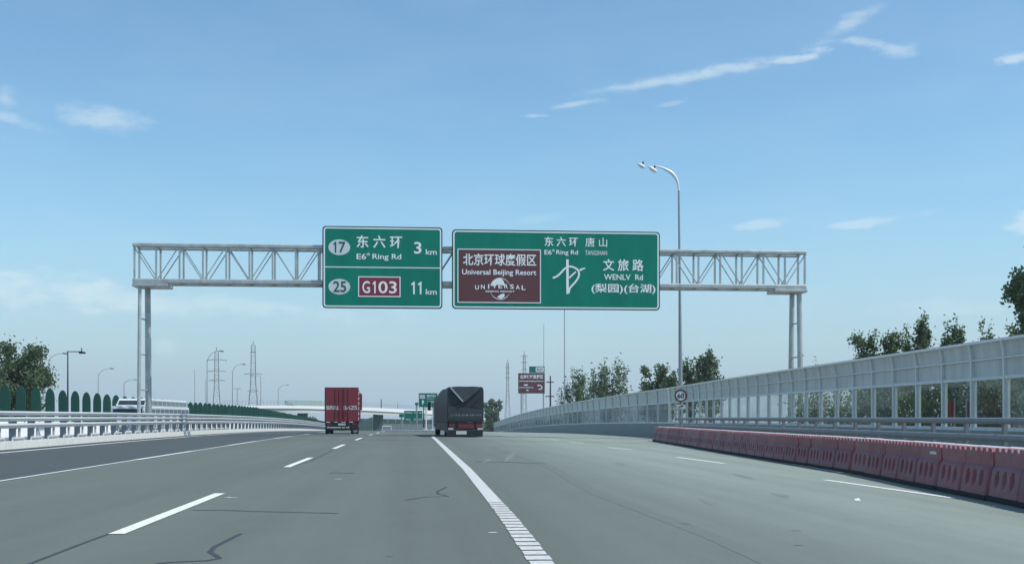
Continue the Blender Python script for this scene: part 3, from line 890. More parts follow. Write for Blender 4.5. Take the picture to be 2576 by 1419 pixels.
FX = -22.0
def ftop(Y):
    K = [(40, 3.0), (58, 2.86), (73, 2.80), (90, 2.66), (118, 2.53), (167, 2.42), (220, 1.45), (260, .6), (300, -.2), (340, -1.2)]
    for (a, za), (c, zc) in zip(K[:-1], K[1:]):
        if Y <= c: return za+(zc-za)*(Y-a)/(c-a)
    return K[-1][1]
def fins():
    ys = frange(44, 314, 6)
    mb = MB()
    for a, c in zip(ys[:-1], ys[1:]):
        za, zc = ftop(a)-2.0, ftop(c)-2.0; ga, gc = prof(a), prof(c)
        mb.hexa([(FX-.35, a, ga-.1), (FX+.35, a, ga-.1), (FX+.35, c, gc-.1), (FX-.35, c, gc-.1), (FX-.16, a, za), (FX+.16, a, za), (FX+.16, c, zc), (FX-.16, c, zc)])
    o = mb.build('concrete_barrier', concrete_white, None)
    tag(o, 'long white concrete median barrier under the row of green boards', 'barrier')
    def shape():
        w, h = .275, 2.0
        P = [(-w*.86, .0), (w*.86, .0), (w, .35), (w, h-.62)]
        for k in range(1, 12):
            a = pi*k/12; P.append((w*cos(a), h-.62+.62*sin(a)))
        P += [(-w, h-.62), (-w, .35)]
        return P
    mbx = MB(); mbx.prism(shape(), -.03, .03)
    e0 = mbx.build('antiglare_board', fin_green, None, bevel=.012)
    lab = 'round topped green antiglare board standing in the row on white median barrier'
    tag(e0, lab, 'antiglare board', 'green boards on the median barrier')
    for k in range(96):
        Y = 48.3+2.7*k
        o = e0 if k == 0 else e0.copy()
        if k: COL.objects.link(o)
        o.location = (FX, Y, ftop(Y)-2.0+random.uniform(-.03, .03)); o.rotation_euler = (0, R(random.uniform(-1.2, 1.2)), R(random.uniform(-8, 8)))
fins()

# ------------------------------------------------------------------ vehicles
def wheel(parent, x, y, z, r, w, name='wheel', rim=True):
    mb = MB(); mb.tube([(x-w/2, y, z), (x-w*.42, y, z), (x+w*.42, y, z), (x+w/2, y, z)], [r*.92, r, r, r*.92], 22)
    o = mb.build(name, rubber, parent, smooth=True)
    if rim:
        m2 = MB(); m2.tube([(x-w/2-.006, y, z), (x+w/2+.006, y, z)], r*.52, 16); m2.build('rim', galv, o, smooth=True)
    return o
def red_truck():
    d = 80; A, B = at(817, 1092, d), at(903, 1092, d)
    xm = (A.x+B.x)/2; yy = (A.y+B.y)/2; W = B.x-A.x
    g = gz(xm, yy); e = empty('box_truck', (xm, yy, g), R(2.5))
    tag(e, 'dark red box truck driving ahead in the middle lane, doors closed', 'truck')
    w = W/2
    zt, zb = 3.07, .76
    MB().box(-w, w, .06, 5.2, zb, zt).build('cargo_box', truck_red, e, bevel=.03)
    for s in (-1, 1):
        x0, x1 = (-w+.05, -.055) if s < 0 else (.055, w-.05)
        MB().box(x0, x1, -.01, .055, zb+.06, zt-.07).build('rear_door', truck_red, e, bevel=.015)
        mb = MB()
        for q in (.16, .42):
            mb.tube([(s*q, -.035, zb+.05), (s*q, -.035, zt-.08)], .018, 8)
        mb.box(s*.16-.10, s*.16+.10, -.06, -.02, 1.38, 1.44); mb.box(s*.42-.06, s*.42+.06, -.06, -.02, 1.30, 1.36)
        mb.build('lock_bar', truck_red_dk, e, smooth=False)
    MB().box(-.05, .05, .0, .055, zb+.06, zt-.07).build('door_seam', truck_red_dk, e)
    fr = MB(); fr.box(-w, w, .0, .058, zt-.06, zt-.002); fr.box(-w, -w+.045, -.002, .058, zb+.062, zt-.062); fr.box(w-.045, w, -.002, .058, zb+.062, zt-.062)
    fr.build('door_frame', truck_red_dk, e)
    mb = MB()
    for k in range(7): mb.box(w-.040, w-.004, -.010, -.004, zb+.15+k*.33, zb+.15+k*.33+.2)
    for k in range(4): mb.box(-w+.1+k*.5, -w+.35+k*.5, -.012, -.003, zb+.01, zb+.045)
    mb.build('reflective_tape', sign_white, e)
    text_mesh('door_lettering', 'BRRL', -w+.12, -.12, 1.60, 1.86, -.016, plate_pale, e, .03)
    text_mesh('door_lettering', 'BAZS', .10, w-.12, 1.60, 1.86, -.016, plate_pale, e, .03)
    MB().box(-w+.02, w-.02, .02, .3, .56, zb-.005).build('rear_sill', black_steel, e)
    bp = MB().box(-w+.06, w-.06, -.04, .10, .26, .55).build('bumper', black_steel, e, bevel=.02)
    text_mesh('bumper_lettering', 'Xcxnnnnm nn nd', -w+.14, w*.42, .40, .49, -.046, sign_white, bp, .03)
    for s in (-1, 1):
        MB().box(s*.82-.15, s*.82+.15, -.02, .018, .60, .72).build('tail_light', lens_red, e, bevel=.01)
    pl = MB().box(-.24, .24, -.025, .018, .58, .70).build('license_plate', plate_pale, e)
    for s in (-1, 1):
        MB().box(s*.84-.17, s*.84+.17, .45, .47, .12, .54).build('mud_flap', grey_paint if s > 0 else black_steel, e)
    for s in (-1, 1):
        for q in (.70, .98): wheel(e, s*q, 1.15, .42, .42, .24)
        wheel(e, s*.88, 6.3, .42, .42, .24)
    MB().box(-.45, .45, .3, 6.8, .45, .72).build('chassis', black_steel, e)
    c = MB().hexa([(-w+.1, 5.35, .5), (w-.1, 5.35, .5), (w-.1, 7.0, .5), (-w+.1, 7.0, .5), (-w+.14, 5.35, 2.35), (w-.14, 5.35, 2.35), (w-.14, 6.6, 2.35), (-w+.14, 6.6, 2.35)]).build('cab', truck_red, e, bevel=.06)
    MB().box(w-.09, w-.07, 5.6, 6.3, 1.5, 2.1).build('cab_window', bus_glass, c)
    mb = MB(); mb.tube([(w-.1, 6.2, 2.2), (w+.1, 5.9, 2.55)], .03, 6); mb.box(w+.02, w+.2, 5.82, 5.92, 1.6, 2.75)
    mb.build('mirror', truck_red, e)
    ex = MB().box(w+.002, w+.10, .02, .10, .8, 2.72).build('side_post', truck_red, e)
red_truck()

def black_truck():
    d = 66; A, B = at(1125, 1098, d), at(1217, 1098, d)
    xm = (A.x+B.x)/2; yy = (A.y+B.y)/2; w = (B.x-A.x)/2
    g = gz(xm, yy); e = empty('covered_truck', (xm, yy, g), R(3.6))
    tag(e, 'black lorry under a dark folded tarpaulin driving in the exit lane', 'truck')
    zt = 2.74; L = 8.2
    # tarpaulin: loft of sections (front to rear)
    mb = MB()
    secs = []
    for y, top, sh in ((0, zt, .10), (.5, zt+.0, .12), (2.5, zt-.05, .16), (4.5, zt-.02, .2), (6.5, zt-.12, .22), (L, zt-.25, .25)):
        secs.append([(-w, y, .80), (-w*1.01, y, 1.5), (-w, y, top-sh*1.6), (-w+sh*.7, y, top-.03), (-w*.4, y, top+.01), (0, y, top-.02 if 0 < y < L else top), (w*.4, y, top+.012), (w-sh*.7, y, top-.02), (w, y, top-sh*1.8), (w*1.01, y, 1.5), (w, y, .80)])
    n = len(secs[0])
    for s in secs: mb.v += s
    for k in range(len(secs)-1):
        for j in range(n-1):
            a = k*n+j; mb.f.append((a, a+n, a+n+1, a+1))
    mb.f.append(tuple(range(n))); mb.f.append(tuple(range(len(mb.v)-1, len(mb.v)-n-1, -1)))
    mb.build('tarpaulin', tarp, e, smooth=True)
    # folded V flap at the back with its side folds
    mb = MB(); vx, vz = -.10, 1.93
    mb.hexa([(-w+.16, -.012, zt-.03), (w-.12, -.012, zt-.05), (w-.12, -.002, zt-.05), (-w+.16, -.002, zt-.03),
             (vx-.04, -.11, vz), (vx+.04, -.11, vz), (vx+.04, -.06, vz), (vx-.04, -.06, vz)])
    mb.build('tarp_flap', tarp_light, e)
    mb = MB(); mb.bar((-w+.17, -.05, zt-.05), (vx-.05, -.135, vz+.0), .06, .075); mb.build('flap_edge', tarp_edge, e)
    mb = MB(); mb.bar((w-.14, -.03, zt-.07), (vx+.06, -.12, vz), .03, .035); mb.bar((w-.16, -.03, 2.12), (.35, -.05, 1.70), .02, .03)
    mb.hexa([(.30, -.03, 1.68), (w-.02, -.02, 1.50), (w-.02, -.004, 1.50), (.30, -.004, 1.68), (.32, -.05, 1.72), (w-.1, -.03, 2.16), (w-.1, -.004, 2.16), (.32, -.004, 1.72)])
    mb.build('tarp_fold', tarp, e)
    MB().hexa([(-w*.98, -.035, .98), (w*.98, -.035, .98), (w*.98, -.004, .98), (-w*.98, -.004, .98), (-w*.98, -.035, 1.66), (w*.98, -.035, 1.50), (w*.98, -.004, 1.50), (-w*.98, -.004, 1.66)]).build('tailboard', tarp_light, e, bevel=.01)
    text_mesh('board_lettering', 'J 17 E O B CA 11S', -w*.8, w*.86, 1.12, 1.24, -.042, rail_grey, e, .0)
    MB().box(-w, w, -.05, .1, .80, .975).build('tail_beam', black_steel, e, bevel=.02)
    MB().box(-w*.9, w*.92, .02, .1, .40, .795).build('rear_panel', black_steel, e)
    MB().box(-.40, .46, -.015, .018, .47, .77).build('red_board', lens_red, e, bevel=.01)
    for s in (-1, 1):
        MB().box(s*.74-.17, s*.74+.17, -.02, .018, .52, .76).build('tail_light', lens_red, e, bevel=.015)
        MB().box(s*.80-.14, s*.80+.14, -.015, .018, .41, .50).build('reflector', plate_pale, e)
    bp = MB().box(-w*1.0, w*.95, -.10, .12, .03, .40).build('bumper', black_steel, e, bevel=.03)
    MB().box(-.52, .05, -.115, -.102, .15, .34).build('license_plate', plate_pale, e)
    MB().box(-w*.98, -w*.94, .2, L-.2, .35, .78).build('side_skirt', black_steel, e)
    MB().box(-.4, .4, .2, L+2, .5, .78).build('chassis', black_steel, e)
    for s in (-1, 1):
        for y in (1.2, 2.3, 8.9): wheel(e, s*(w-.2), y, .46, .46, .28)
    MB().hexa([(-w+.02, L+.25, .5), (w-.02, L+.25, .5), (w-.02, L+2.1, .5), (-w+.02, L+2.1, .5), (-w+.06, L+.25, 2.3), (w-.06, L+.25, 2.3), (w-.06, L+1.9, 2.3), (-w+.06, L+1.9, 2.3)]).build('cab', black_steel, e, bevel=.06)
    mb = MB(); mb.bar((-w, L+1.8, 2.0), (-w-.28, L+1.75, 2.0), .04); mb.box(-w-.34, -w-.16, L+1.7, L+1.76, 1.5, 2.05); mb.build('mirror', black_steel, e)
black_truck()

def white_bus():
    """white stepped coach coming the other way; its nose points at the camera"""
    d = 71; p = at(275, 1047, d); xc = p.x+1.0
    g = prof(p.y); e = empty('coach_bus', (xc, p.y, g))
    tag(e, 'white stepped bus on the opposite road behind the white guardrail', 'bus')
    w, L = .95, 14.4
    lo, hi = 1.74, 2.20
    # lower body with sloping nose
    mb = MB(); mb.hexa([(-w, -.05, .35), (w, -.05, .35), (w, L, .35), (-w, L, .35), (-w, .28, lo), (w, .28, lo), (w, L, lo), (-w, L, lo)])
    mb.build('body', bus_white, e, bevel=.06)
    mb = MB(); mb.hexa([(-w+.06, .95, lo+.005), (w-.06, .95, lo+.005), (w-.06, L-.15, lo+.005), (-w+.06, L-.15, lo+.005), (-w+.12, 1.55, hi), (w-.12, 1.55, hi), (w-.12, L-.35, hi), (-w+.12, L-.35, hi)])
    mb.build('raised_roof', bus_white, e, bevel=.05)
    # glazing bands
    MB().hexa([(-w+.12, .135, 1.22), (w-.12, .135, 1.22), (w-.12, .2, 1.22), (-w+.12, .2, 1.22), (-w+.12, .215, 1.58), (w-.12, .215, 1.58), (w-.12, .3, 1.58), (-w+.12, .3, 1.58)]).build('front_window', bus_glass, e)
    MB().hexa([(-w+.17, 1.03, 1.81), (w-.17, 1.03, 1.81), (w-.17, 1.2, 1.81), (-w+.17, 1.2, 1.81), (-w+.2, 1.38, 2.08), (w-.2, 1.38, 2.08), (w-.2, 1.5, 2.08), (-w+.2, 1.5, 2.08)]).build('roof_window', bus_glass, e)
    for k in range(10):
        a = .7+k*1.36
        MB().box(w-.02, w+.012, a, a+1.2, 1.22, 1.58).build('side_window', bus_glass, e)
    for k in range(9):
        a = 1.75+k*1.36
        MB().hexa([(w-.12, a, 1.81), (w-.058, a, 1.81), (w-.058, a+1.2, 1.81), (w-.12, a+1.2, 1.81), (w-.16, a, 2.08), (w-.088, a, 2.08), (w-.088, a+1.2, 2.08), (w-.16, a+1.2, 2.08)]).build('roof_window', bus_glass, e)
    MB().box(w+.002, w+.02, .6, L-.2, .72, .80).build('side_stripe', white_metal, e)
    for s in (-1, 1):
        MB().box(s*.62-.16, s*.62+.16, -.06, .03, .62, .78).build('headlight', chrome, e, bevel=.02)
        for y in (2.2, 11.4): wheel(e, s*(w-.12), y, .4, .4, .25)
    MB().box(-w+.05, w-.05, -.12, .02, .30, .52).build('bumper', grey_paint, e, bevel=.03)
white_bus()

# ------------------------------------------------------------------ street furniture: lamps, masts, pylons
def curve_lamp(name, px, py_top, tip_px, tip_py, d, label, r=.065, py_bend=None, m=lamp_pole_m, heads=1, group=None, zb=None, tilt=0):
    base = at(px, 1047, d); z0 = gz(base.x, base.y) if zb is None else zb
    e = empty(name, (base.x, base.y, z0), -TH); tag(e, label, 'street lamp', group)
    s = d/F; dx = (tip_px-px)*s; zt = CAMH+(HY-tip_py)*s-z0; zb_ = CAMH+(HY-(py_bend or tip_py+.45*abs(tip_px-px)))*s-z0
    MB().tube([(0, 0, -.2), (0, 0, 1.2), (tilt, 0, zb_)], [r*1.5, r*1.4, r*.8], 10).build('pole', m, e, smooth=True)
    P = []
    for k in range(13):
        a = pi/2*k/12; P.append((tilt+dx*.86*(1-cos(a)), 0, zb_+(zt-zb_)*sin(a)))
    MB().tube(P, [r*.8-(r*.35)*k/12 for k in range(13)], 8).build('arm', m, e, smooth=True)
    sg = 1 if dx > 0 else -1
    for h in range(heads):
        x0 = tilt+dx*.84+sg*h*.9; hl = abs(dx)*.20+.35
        mb = MB(); c = [(x0, -.02, zt+.03), (x0+sg*hl*.25, -.02, zt+.02), (x0+sg*hl*.75, -.02, zt-.01), (x0+sg*hl, -.02, zt-.03)]
        mb.tube(c, [.05, .13, .15, .05], 10); mb.build('lamp_head', lamp_pole_m if heads == 1 else lamp_white, e, smooth=True)
    return e
# the tall lamp rising behind the gantry: two white heads on a curved arm
def big_lamp():
    d = 86; b = at(1713, 1047, d); z0 = gz(b.x, b.y); s = d/F
    e = empty('street_lamp', (b.x, b.y, z0), -TH)
    tag(e, 'tall slender grey street lamp with two white heads rising behind the noise wall', 'street lamp')
    Z = lambda py: CAMH+(HY-py)*s-z0
    X = lambda px: (px-1713)*s
    MB().tube([(0, 0, -.2), (X(1712), 0, Z(975)), (X(1710), 0, Z(700)), (X(1707.5), 0, Z(480))], [.19, .15, .09, .065], 14).build('pole', lamp_pole_m, e, smooth=True)
    P = smooth([(X(1707.5), 0, Z(480)), (X(1704), 0, Z(457)), (X(1692), 0, Z(438)), (X(1675), 0, Z(427)), (X(1655), 0, Z(420)), (X(1630), 0, Z(421))], 5)
    n = len(P); MB().tube(P, [.065+.055*sin(pi*min(1, k/n*1.3))**2 if k/n < .77 else .045 for k in range(n)], 10).build('arm', white_metal, e, smooth=True)
    for (a, c) in (((1603, 413), (1622, 423)), ((1630, 420), (1652, 434))):
        pa, pc = Vector((X(a[0]), -.1, Z(a[1]))), Vector((X(c[0]), -.1, Z(c[1])))
        mb = MB(); mb.tube([pa, pa.lerp(pc, .3), pa.lerp(pc, .7), pc], [.03, .13, .15, .06], 12)
        h = mb.build('lamp_head', lamp_white, e, smooth=True)
        k2 = MB(); q = pa.lerp(pc, .75); k2.tube([q+Vector((0, 0, .1)), q+Vector((.0, 0, .34))], .06, 8); k2.build('bracket', black_steel, h)
big_lamp()
GL = 'street lamps beyond the median'
curve_lamp('street_lamp', 122, 890, 163, 889, 180, 'thin curved street lamp beside the round leafy tree, left of camera mast', group=GL, py_bend=915)
curve_lamp('street_lamp', 247, 930, 281, 927, 230, 'small curved street lamp between the camera mast and the gantry leg', group=GL, py_bend=950)
curve_lamp('street_lamp', 312, 958, 341, 955, 300, 'low faint street lamp just left of the gantry leg', r=.10, group=GL, py_bend=967)
curve_lamp('street_lamp', 521, 890, 557, 883, 185, 'taller curved street lamp directly left of the lattice pylon', group=GL, py_bend=915)
curve_lamp('street_lamp', 585, 918, 613, 916, 220, 'curved street lamp standing between the two lattice pylons', group=GL, py_bend=938)
curve_lamp('street_lamp', 656, 940, 634, 944, 320, 'faint lamp with short arm beside the farther lattice pylon', r=.09, group=GL, py_bend=950)
curve_lamp('street_lamp', 700, 972, 724, 968, 420, 'very faint curved street lamp above the white overpass, nearest the pylons', r=.10, group=GL, py_bend=985)
def mast(px, top, d, label, arms=(), r=.10, m=lamp_pole_m, name='mast', cat='mast', zb=None, cam_box=False, group=None):
    b = at(px, 1047, d); z0 = gz(b.x, b.y) if zb is None else zb; s = d/F
    e = empty(name, (b.x, b.y, z0), -TH); tag(e, label, cat, group)
    H = CAMH+(HY-top)*s-z0
    MB().tube([(0, 0, -.2), (0, 0, H*.5), (0, 0, H)], [r*1.3, r, r*.7], 10).build('pole', m, e, smooth=True)
    for (py, xa, xb) in arms:
        z = CAMH+(HY-py)*s-z0
        MB().tube([((xa-px)*s, 0, z), ((xb-px)*s, 0, z)], r*.6, 8).build('crossarm', m, e, smooth=True)
    if cam_box:
        x = 35*s; z = H
        c = MB(); c.tube([(x, 0, z), (x, 0, z+.35)], .05, 8); c.box(x-.25, x+.35, -.12, .12, z-.22, z-.04); c.build('camera_housing', black_steel, e)
    return e
mast(170.5, 884, 120, 'dark grey camera mast with one level arm near the round leafy tree', ((884.5, 168, 208),), .075, black_steel, cam_box=True)
mast(490, 930, 330, 'faint thin pole left of the taller curved lamp, behind the bus roof', (), .09)
mast(517, 955, 360, 'faint short pole hidden close beside the taller curved lamp', (), .08)
mast(597, 977, 330, 'small T topped pole between the two lattice pylons', ((977.5, 588, 607),), .11)
mast(1368, 815, 222, 'tall thin bare mast rising above the brown roadside sign', (), .06, lamp_pole_m)
mast(1420, 700, 152, 'tall thin mast rising from behind the gantry sign to the bushes', (), .06, lamp_pole_m)
mast(1384.5, 945, 178, 'dark post with two tiers of lamps right of the brown sign', ((961, 1374, 1393), (997, 1372, 1393)), .13, black_steel)
mast(959, 1004, 310, 'dark short post standing on the overpass edge near the red truck', (), .14, black_steel, zb=2.4)
mast(1066, 1013, 250, 'dark short post left of the far green sign', (), .14, black_steel, zb=-1)
mast(1001, 1010, 330, 'thin faint post on the overpass between trucks', (), .09, zb=2.4)

def pylon(px, top, bot_y, wtop, wbot, d, arms, label):
    b = at(px, 1047, d); s = d/F; z0 = gz(b.x, b.y)
    e = empty('lattice_pylon', (b.x, b.y, z0), R(12)); tag(e, label, 'pylon', 'power pylons on the horizon')
    H = CAMH+(HY-top)*s-z0; wb, wt = wbot*s/2, wtop*s/2
    def hw(z):
        t = z/H
        return wb+(wt*1.15-wb)*min(1, t/.55) if t < .55 else wt*1.15+(wt*.8-wt*1.15)*(t-.55)/.45
    lv = [H*t for t in (0, .18, .34, .46, .55, .63, .71, .79, .87, .94, 1.0)]
    mb = MB(); r = .115
    for a, c in zip(lv[:-1], lv[1:]):
        p, q = hw(a), hw(c)
        cs = [(-1, -1), (1, -1), (1, 1), (-1, 1)]
        for i in range(4):
            (x0, y0), (x1, y1) = cs[i], cs[(i+1) % 4]
            mb.bar((x0*p, y0*p, a), (x0*q, y0*q, c), r*1.4)
            mb.bar((x0*p, y0*p, a), (x1*q, y1*q, c), r*.6)
            mb.bar((x0*q, y0*q, c), (x1*q, y1*q, c), r*.7)
    mb.tube([(0, 0, H), (0, 0, H*1.05)], .15, 6)
    mb.build('lattice_tower', far_steel, e)
    for (py, half) in arms:
        z = CAMH+(HY-py)*s-z0; hx = half*s
        m = MB(); m.bar((-hx, 0, z), (hx, 0, z), .16)
        for q in (-1, 1): m.bar((0, 0, z+hx*.16), (q*hx, 0, z), .12); m.tube([(q*hx*.95, 0, z), (q*hx*.95, 0, z-hx*.12)], .09, 6)
        m.build('crossarm', far_steel, e)
pylon(545, 884, 1010, 10, 28, 520, ((906, 25), (934, 22), (957, 20)), 'dark lattice pylon with three long crossarms right of the taller curved lamp')
pylon(637, 868, 1020, 11, 34, 560, ((886, 8), (941, 22), (983, 14)), 'taller lattice pylon, the one nearest the red truck')
pylon(1277, 912, 1020, 5, 14, 760, ((925, 8), (938, 8), (950, 8)), 'small far pylon in haze between the black truck and the brown sign')
pylon(1319, 893, 1020, 6, 14, 700, ((896, 10), (912, 10), (930, 9)), 'distant pylon whose top shows above the brown sign')

# ------------------------------------------------------------------ far signs
def plate_sign(name, x0, x1, y0, y1, d, m, label, posts=(), cat='road sign', zb=None):
    """flat sign facing the camera's side of the road; returns its empty and fit functions"""
    A = at(x0, y1, d); s = d/F
    e = empty(name, (A.x, A.y, 0), -TH); tag(e, label, cat)
    W = (x1-x0)*s; z0 = A.z; z1 = at(x0, y0, d).z
    MB().box(0, W, 0, .08, z0, z1).build('panel', m, e, bevel=.02)
    for px in posts:
        x = (px-x0)*s; g = gz(A.x, A.y)
        MB().tube([(x, .2, g-.3), (x, .2, z1-.1)], .10, 10).build('post', lamp_pole_m, e, smooth=True)
    return e, (lambda px: (px-x0)*s), (lambda py: CAMH+(HY-py)*s)
e, U, V = plate_sign('roadside_sign', 1303.5, 1370.5, 938.5, 989.5, 216, sign_brown, 'brown roadside sign on tall thin posts above the far noise wall', (1311, 1367))
text_mesh('chinese_lettering', '北京环球度假区', U(1308), U(1366.5), V(952.5), V(942.5), -.012, sign_white, e, .03, .01)
text_mesh('latin_lettering', 'Universal Beijing Resort', U(1306), U(1367), V(961), V(956.5), -.012, sign_white, e, .03, .01)
mb = MB(); stroke(mb, smooth([(U(1353), V(969)), (U(1358), V(969)), (U(1362), V(971)), (U(1363.5), V(975)), (U(1361), V(978.5)), (U(1355), V(979))], 4), .17, -.016, -.003)
mb.prism([(U(1351.5), V(971.5)), (U(1353.5), V(966)), (U(1355), V(971.5))], -.020, -.004); mb.build('arrow', sign_white, e)
text_mesh('emblem_lettering', 'UNIVERSAL', U(1306), U(1343), V(976.5), V(972.5), -.012, sign_offwhite, e, .02, .01)
mb = MB(); mb.prism(ell(U(1323), V(968), .40, .13, 20), -.016, -.003); mb.prism(ell(U(1327), V(981.5), .22, .11, 20), -.016, -.003); mb.build('emblem', sign_white, e)
# the exit plate that sits on top of it moves with it: a part
s15 = 216/F
pl = MB().box(U(1331), U(1370), .005, .075, V(937.2), V(921.5)).build('exit_plate', sign_green_far, e)
MB().prism(rrect(U(1347.5), U(1368), V(935.5), V(923.5), .22), -.006, .004).build('exit_badge', sign_white, pl)
text_mesh('badge_number', 'R23', U(1350.5), U(1365), V(933), V(926), -.012, sign_dark, pl, .02, .008)
MB().box(U(1331)-.05, U(1370), .02, .06, V(938.6), V(937)).build('plate_bracket', white_metal, e)

e, U, V = plate_sign('roadside_sign', 1053.5, 1100.5, 988.7, 1023.5, 175, sign_green_far, 'upper far green sign with pale square, left of the black truck', (1072, 1089))
MB().box(U(1055.7), U(1069.3), -.016, -.004, V(1002.8), V(992.5)).build('pale_plate', plate_pale, e)
text_mesh('chinese_lettering', '东六环', U(1074), U(1097), V(999), V(992), -.012, sign_white, e, .03, .01)
text_mesh('latin_lettering', 'East 6th Ring', U(1074), U(1097.5), V(1004.5), V(1001.5), -.012, sign_offwhite, e, .03, .01)
text_mesh('chinese_lettering', '文旅路', U(1074), U(1097), V(1014.5), V(1008), -.012, sign_white, e, .03, .01)
text_mesh('latin_lettering', 'v  v  rd', U(1075), U(1097), V(1020), V(1017), -.012, sign_offwhite, e, .02, .01)
mb = MB(); stroke(mb, [(U(1063), V(1017)), (U(1063), V(1007))], .15, -.016, -.004); stroke(mb, smooth([(U(1063), V(1014)), (U(1066), V(1011)), (U(1065), V(1008)), (U(1061), V(1008))], 4), .12, -.022, -.0165); mb.build('route_diagram', sign_white, e)
e, U, V = plate_sign('roadside_sign', 1016.5, 1062.8, 1032.8, 1059, 185, sign_green_far, 'lower far green sign under the overpass edge', (1037,))
text_mesh('latin_lettering', 'CARun  rua  au', U(1018), U(1060), V(1039.5), V(1036), -.012, sign_white, e, .03, .01)
text_mesh('latin_lettering', 'nno', U(1020), U(1033), V(1057.5), V(1052.5), -.012, plate_pale, e, .02, .01)
text_mesh('latin_lettering', 'BESII', U(1041), U(1061), V(1057.5), V(1052), -.012, plate_pale, e, .02, .01)
e, U, V = plate_sign('roadside_sign', 1044, 1052.5, 1012.5, 1019, 178, sign_green_far, 'tiny green plate just left of the upper far green sign', (1048,))
e, U, V = plate_sign('roadside_sign', 1004, 1016, 1041, 1049.5, 190, sign_green_far, 'small green plate left of the lower far green sign', (1010,))

def speed_sign():
    d = 62.5; b = at(1712.5, 995, d); s = d/F; g = gz(b.x, b.y)
    e = empty('speed_sign', (b.x, b.y, g), -TH*.6); tag(e, 'round speed limit sign reading 60 on a post before the noise wall', 'road sign')
    z = b.z-g; r = 15.8*s
    MB().prism(ell(0, z, r, r, 40), 0, .03).build('disc', sign_offwhite, e)
    MB().ring(ell(0, z, r*1.02, r*1.02, 40), ell(0, z, r*.77, r*.77, 40), -.012, -.001).build('ring', speed_ring, e)
    text_mesh('number', '60', -r*.56, r*.56, z-r*.40, z+r*.40, -.008, sign_dark, e, .02)
    MB().tube([(0, .09, -.1), (0, .09, z+r*.9)], .04, 10).build('post', galv_dark, e, smooth=True)
    zz = CAMH+(HY-1023)*s-g
    MB().box(-8*s, 12*s, -.01, .02, zz-5.5*s, zz+5.5*s).build('lower_plate', plate_pale, e)
    mb = MB(); stroke(mb, smooth([(-5*s, zz-4*s), (-3*s, zz), (2*s, zz+2.2*s), (6*s, zz+2*s)], 4), [.035]*7+[.06, .07, .08, .08, .07, .05], -.02, -.0105); mb.build('arrow', sign_dark, e)
speed_sign()

# ------------------------------------------------------------------ overpass
def overpass():
    d = 300
    K = [(560, 1021, 226), (719, 1020, 240), (814, 1021.6, 254), (905, 1024, 270), (1010, 1028.5, 292), (1106, 1034, 318), (1180, 1041, 342), (1240, 1049, 365)]
    P = [at(*k) for k in K]
    P = smooth([tuple(p) for p in P], 5); P = [Vector(p) for p in P]
    base = P[0].copy(); base.z = gz(base.x, base.y)
    e = empty('overpass', base); tag(e, 'white concrete overpass crossing the motorway beyond the trucks', 'bridge')
    fas, deck, rail = MB(), MB(), MB()
    for a, c in zip(P[:-1], P[1:]):
        fh = .48+.55*min(1, max(0, (a.y-230)/90))
        for (b_, lo, hi, y0, y1) in ((fas, -fh, 0, 0, .35), (deck, -fh-.75, -fh-.06, .6, 9.5), (deck, -fh-.058, -.2, .36, 10)):
            b_.hexa([a+Vector((0, y0, lo)), c+Vector((0, y0, lo)), c+Vector((0, y1, lo)), a+Vector((0, y1, lo)),
                     a+Vector((0, y0, hi)), c+Vector((0, y0, hi)), c+Vector((0, y1, hi)), a+Vector((0, y1, hi))])
    fas.build('parapet', concrete_white, e, origin=base); deck.build('deck', concrete, e, origin=base)
    for i, (a, c) in enumerate(zip(P[:-1], P[1:])):
        for (h, r) in ((.95, .04), (.5, .03)):
            rail.bar(a+Vector((0, .2, h)), c+Vector((0, .2, h)), r*2)
        for t in (0, .25, .5, .75):
            q = a.lerp(c, t); rail.bar(q+Vector((0, .2, 0)), q+Vector((0, .2, .95)), .06)
    rail.build('railing', rail_grey, e, origin=base)
    for x0, x1 in ((715, 812), (814, 880)):
        pb = MB(); n = 8
        for k in range(n):
            xq = x0+(x1-x0)*k/n; xr = x0+(x1-x0)*(k+.94)/n; dq = lambda x: 240+(x-719)*.162
            a = at(xq, 1020.5, dq(xq)); c = at(xr, 1021, dq(xr))
            pb.hexa([a+Vector((0, .5, -.1)), c+Vector((0, .5, -.1)), c+Vector((0, .56, -.1)), a+Vector((0, .56, -.1)), a+Vector((0, .5, 1.15)), c+Vector((0, .5, 1.15)), c+Vector((0, .56, 1.15)), a+Vector((0, .56, 1.15))])
        pb.build('screen_panel', mat('bridge_screen', (.30, .40, .36), .5, var=.1), e, origin=base)
    for px, w in ((951, 2.3), (760, 2.0), (1150, 2.2)):
        dd = 240+(px-719)*.176+3; b = at(px, 1050, dd); g = gz(b.x, b.y)
        zt = at(px, 1038, dd).z-.2
        pm = MB(); pm.hexa([(b.x-w/2, b.y, g-.3), (b.x+w/2, b.y, g-.3), (b.x+w/2, b.y+2, g-.3), (b.x-w/2, b.y+2, g-.3), (b.x-w/2, b.y, zt+.1), (b.x+w/2, b.y, zt+.1), (b.x+w/2, b.y+2, zt+.1), (b.x-w/2, b.y+2, zt+.1)])
        pm.build('pier', pier_green, e, origin=base)
overpass()
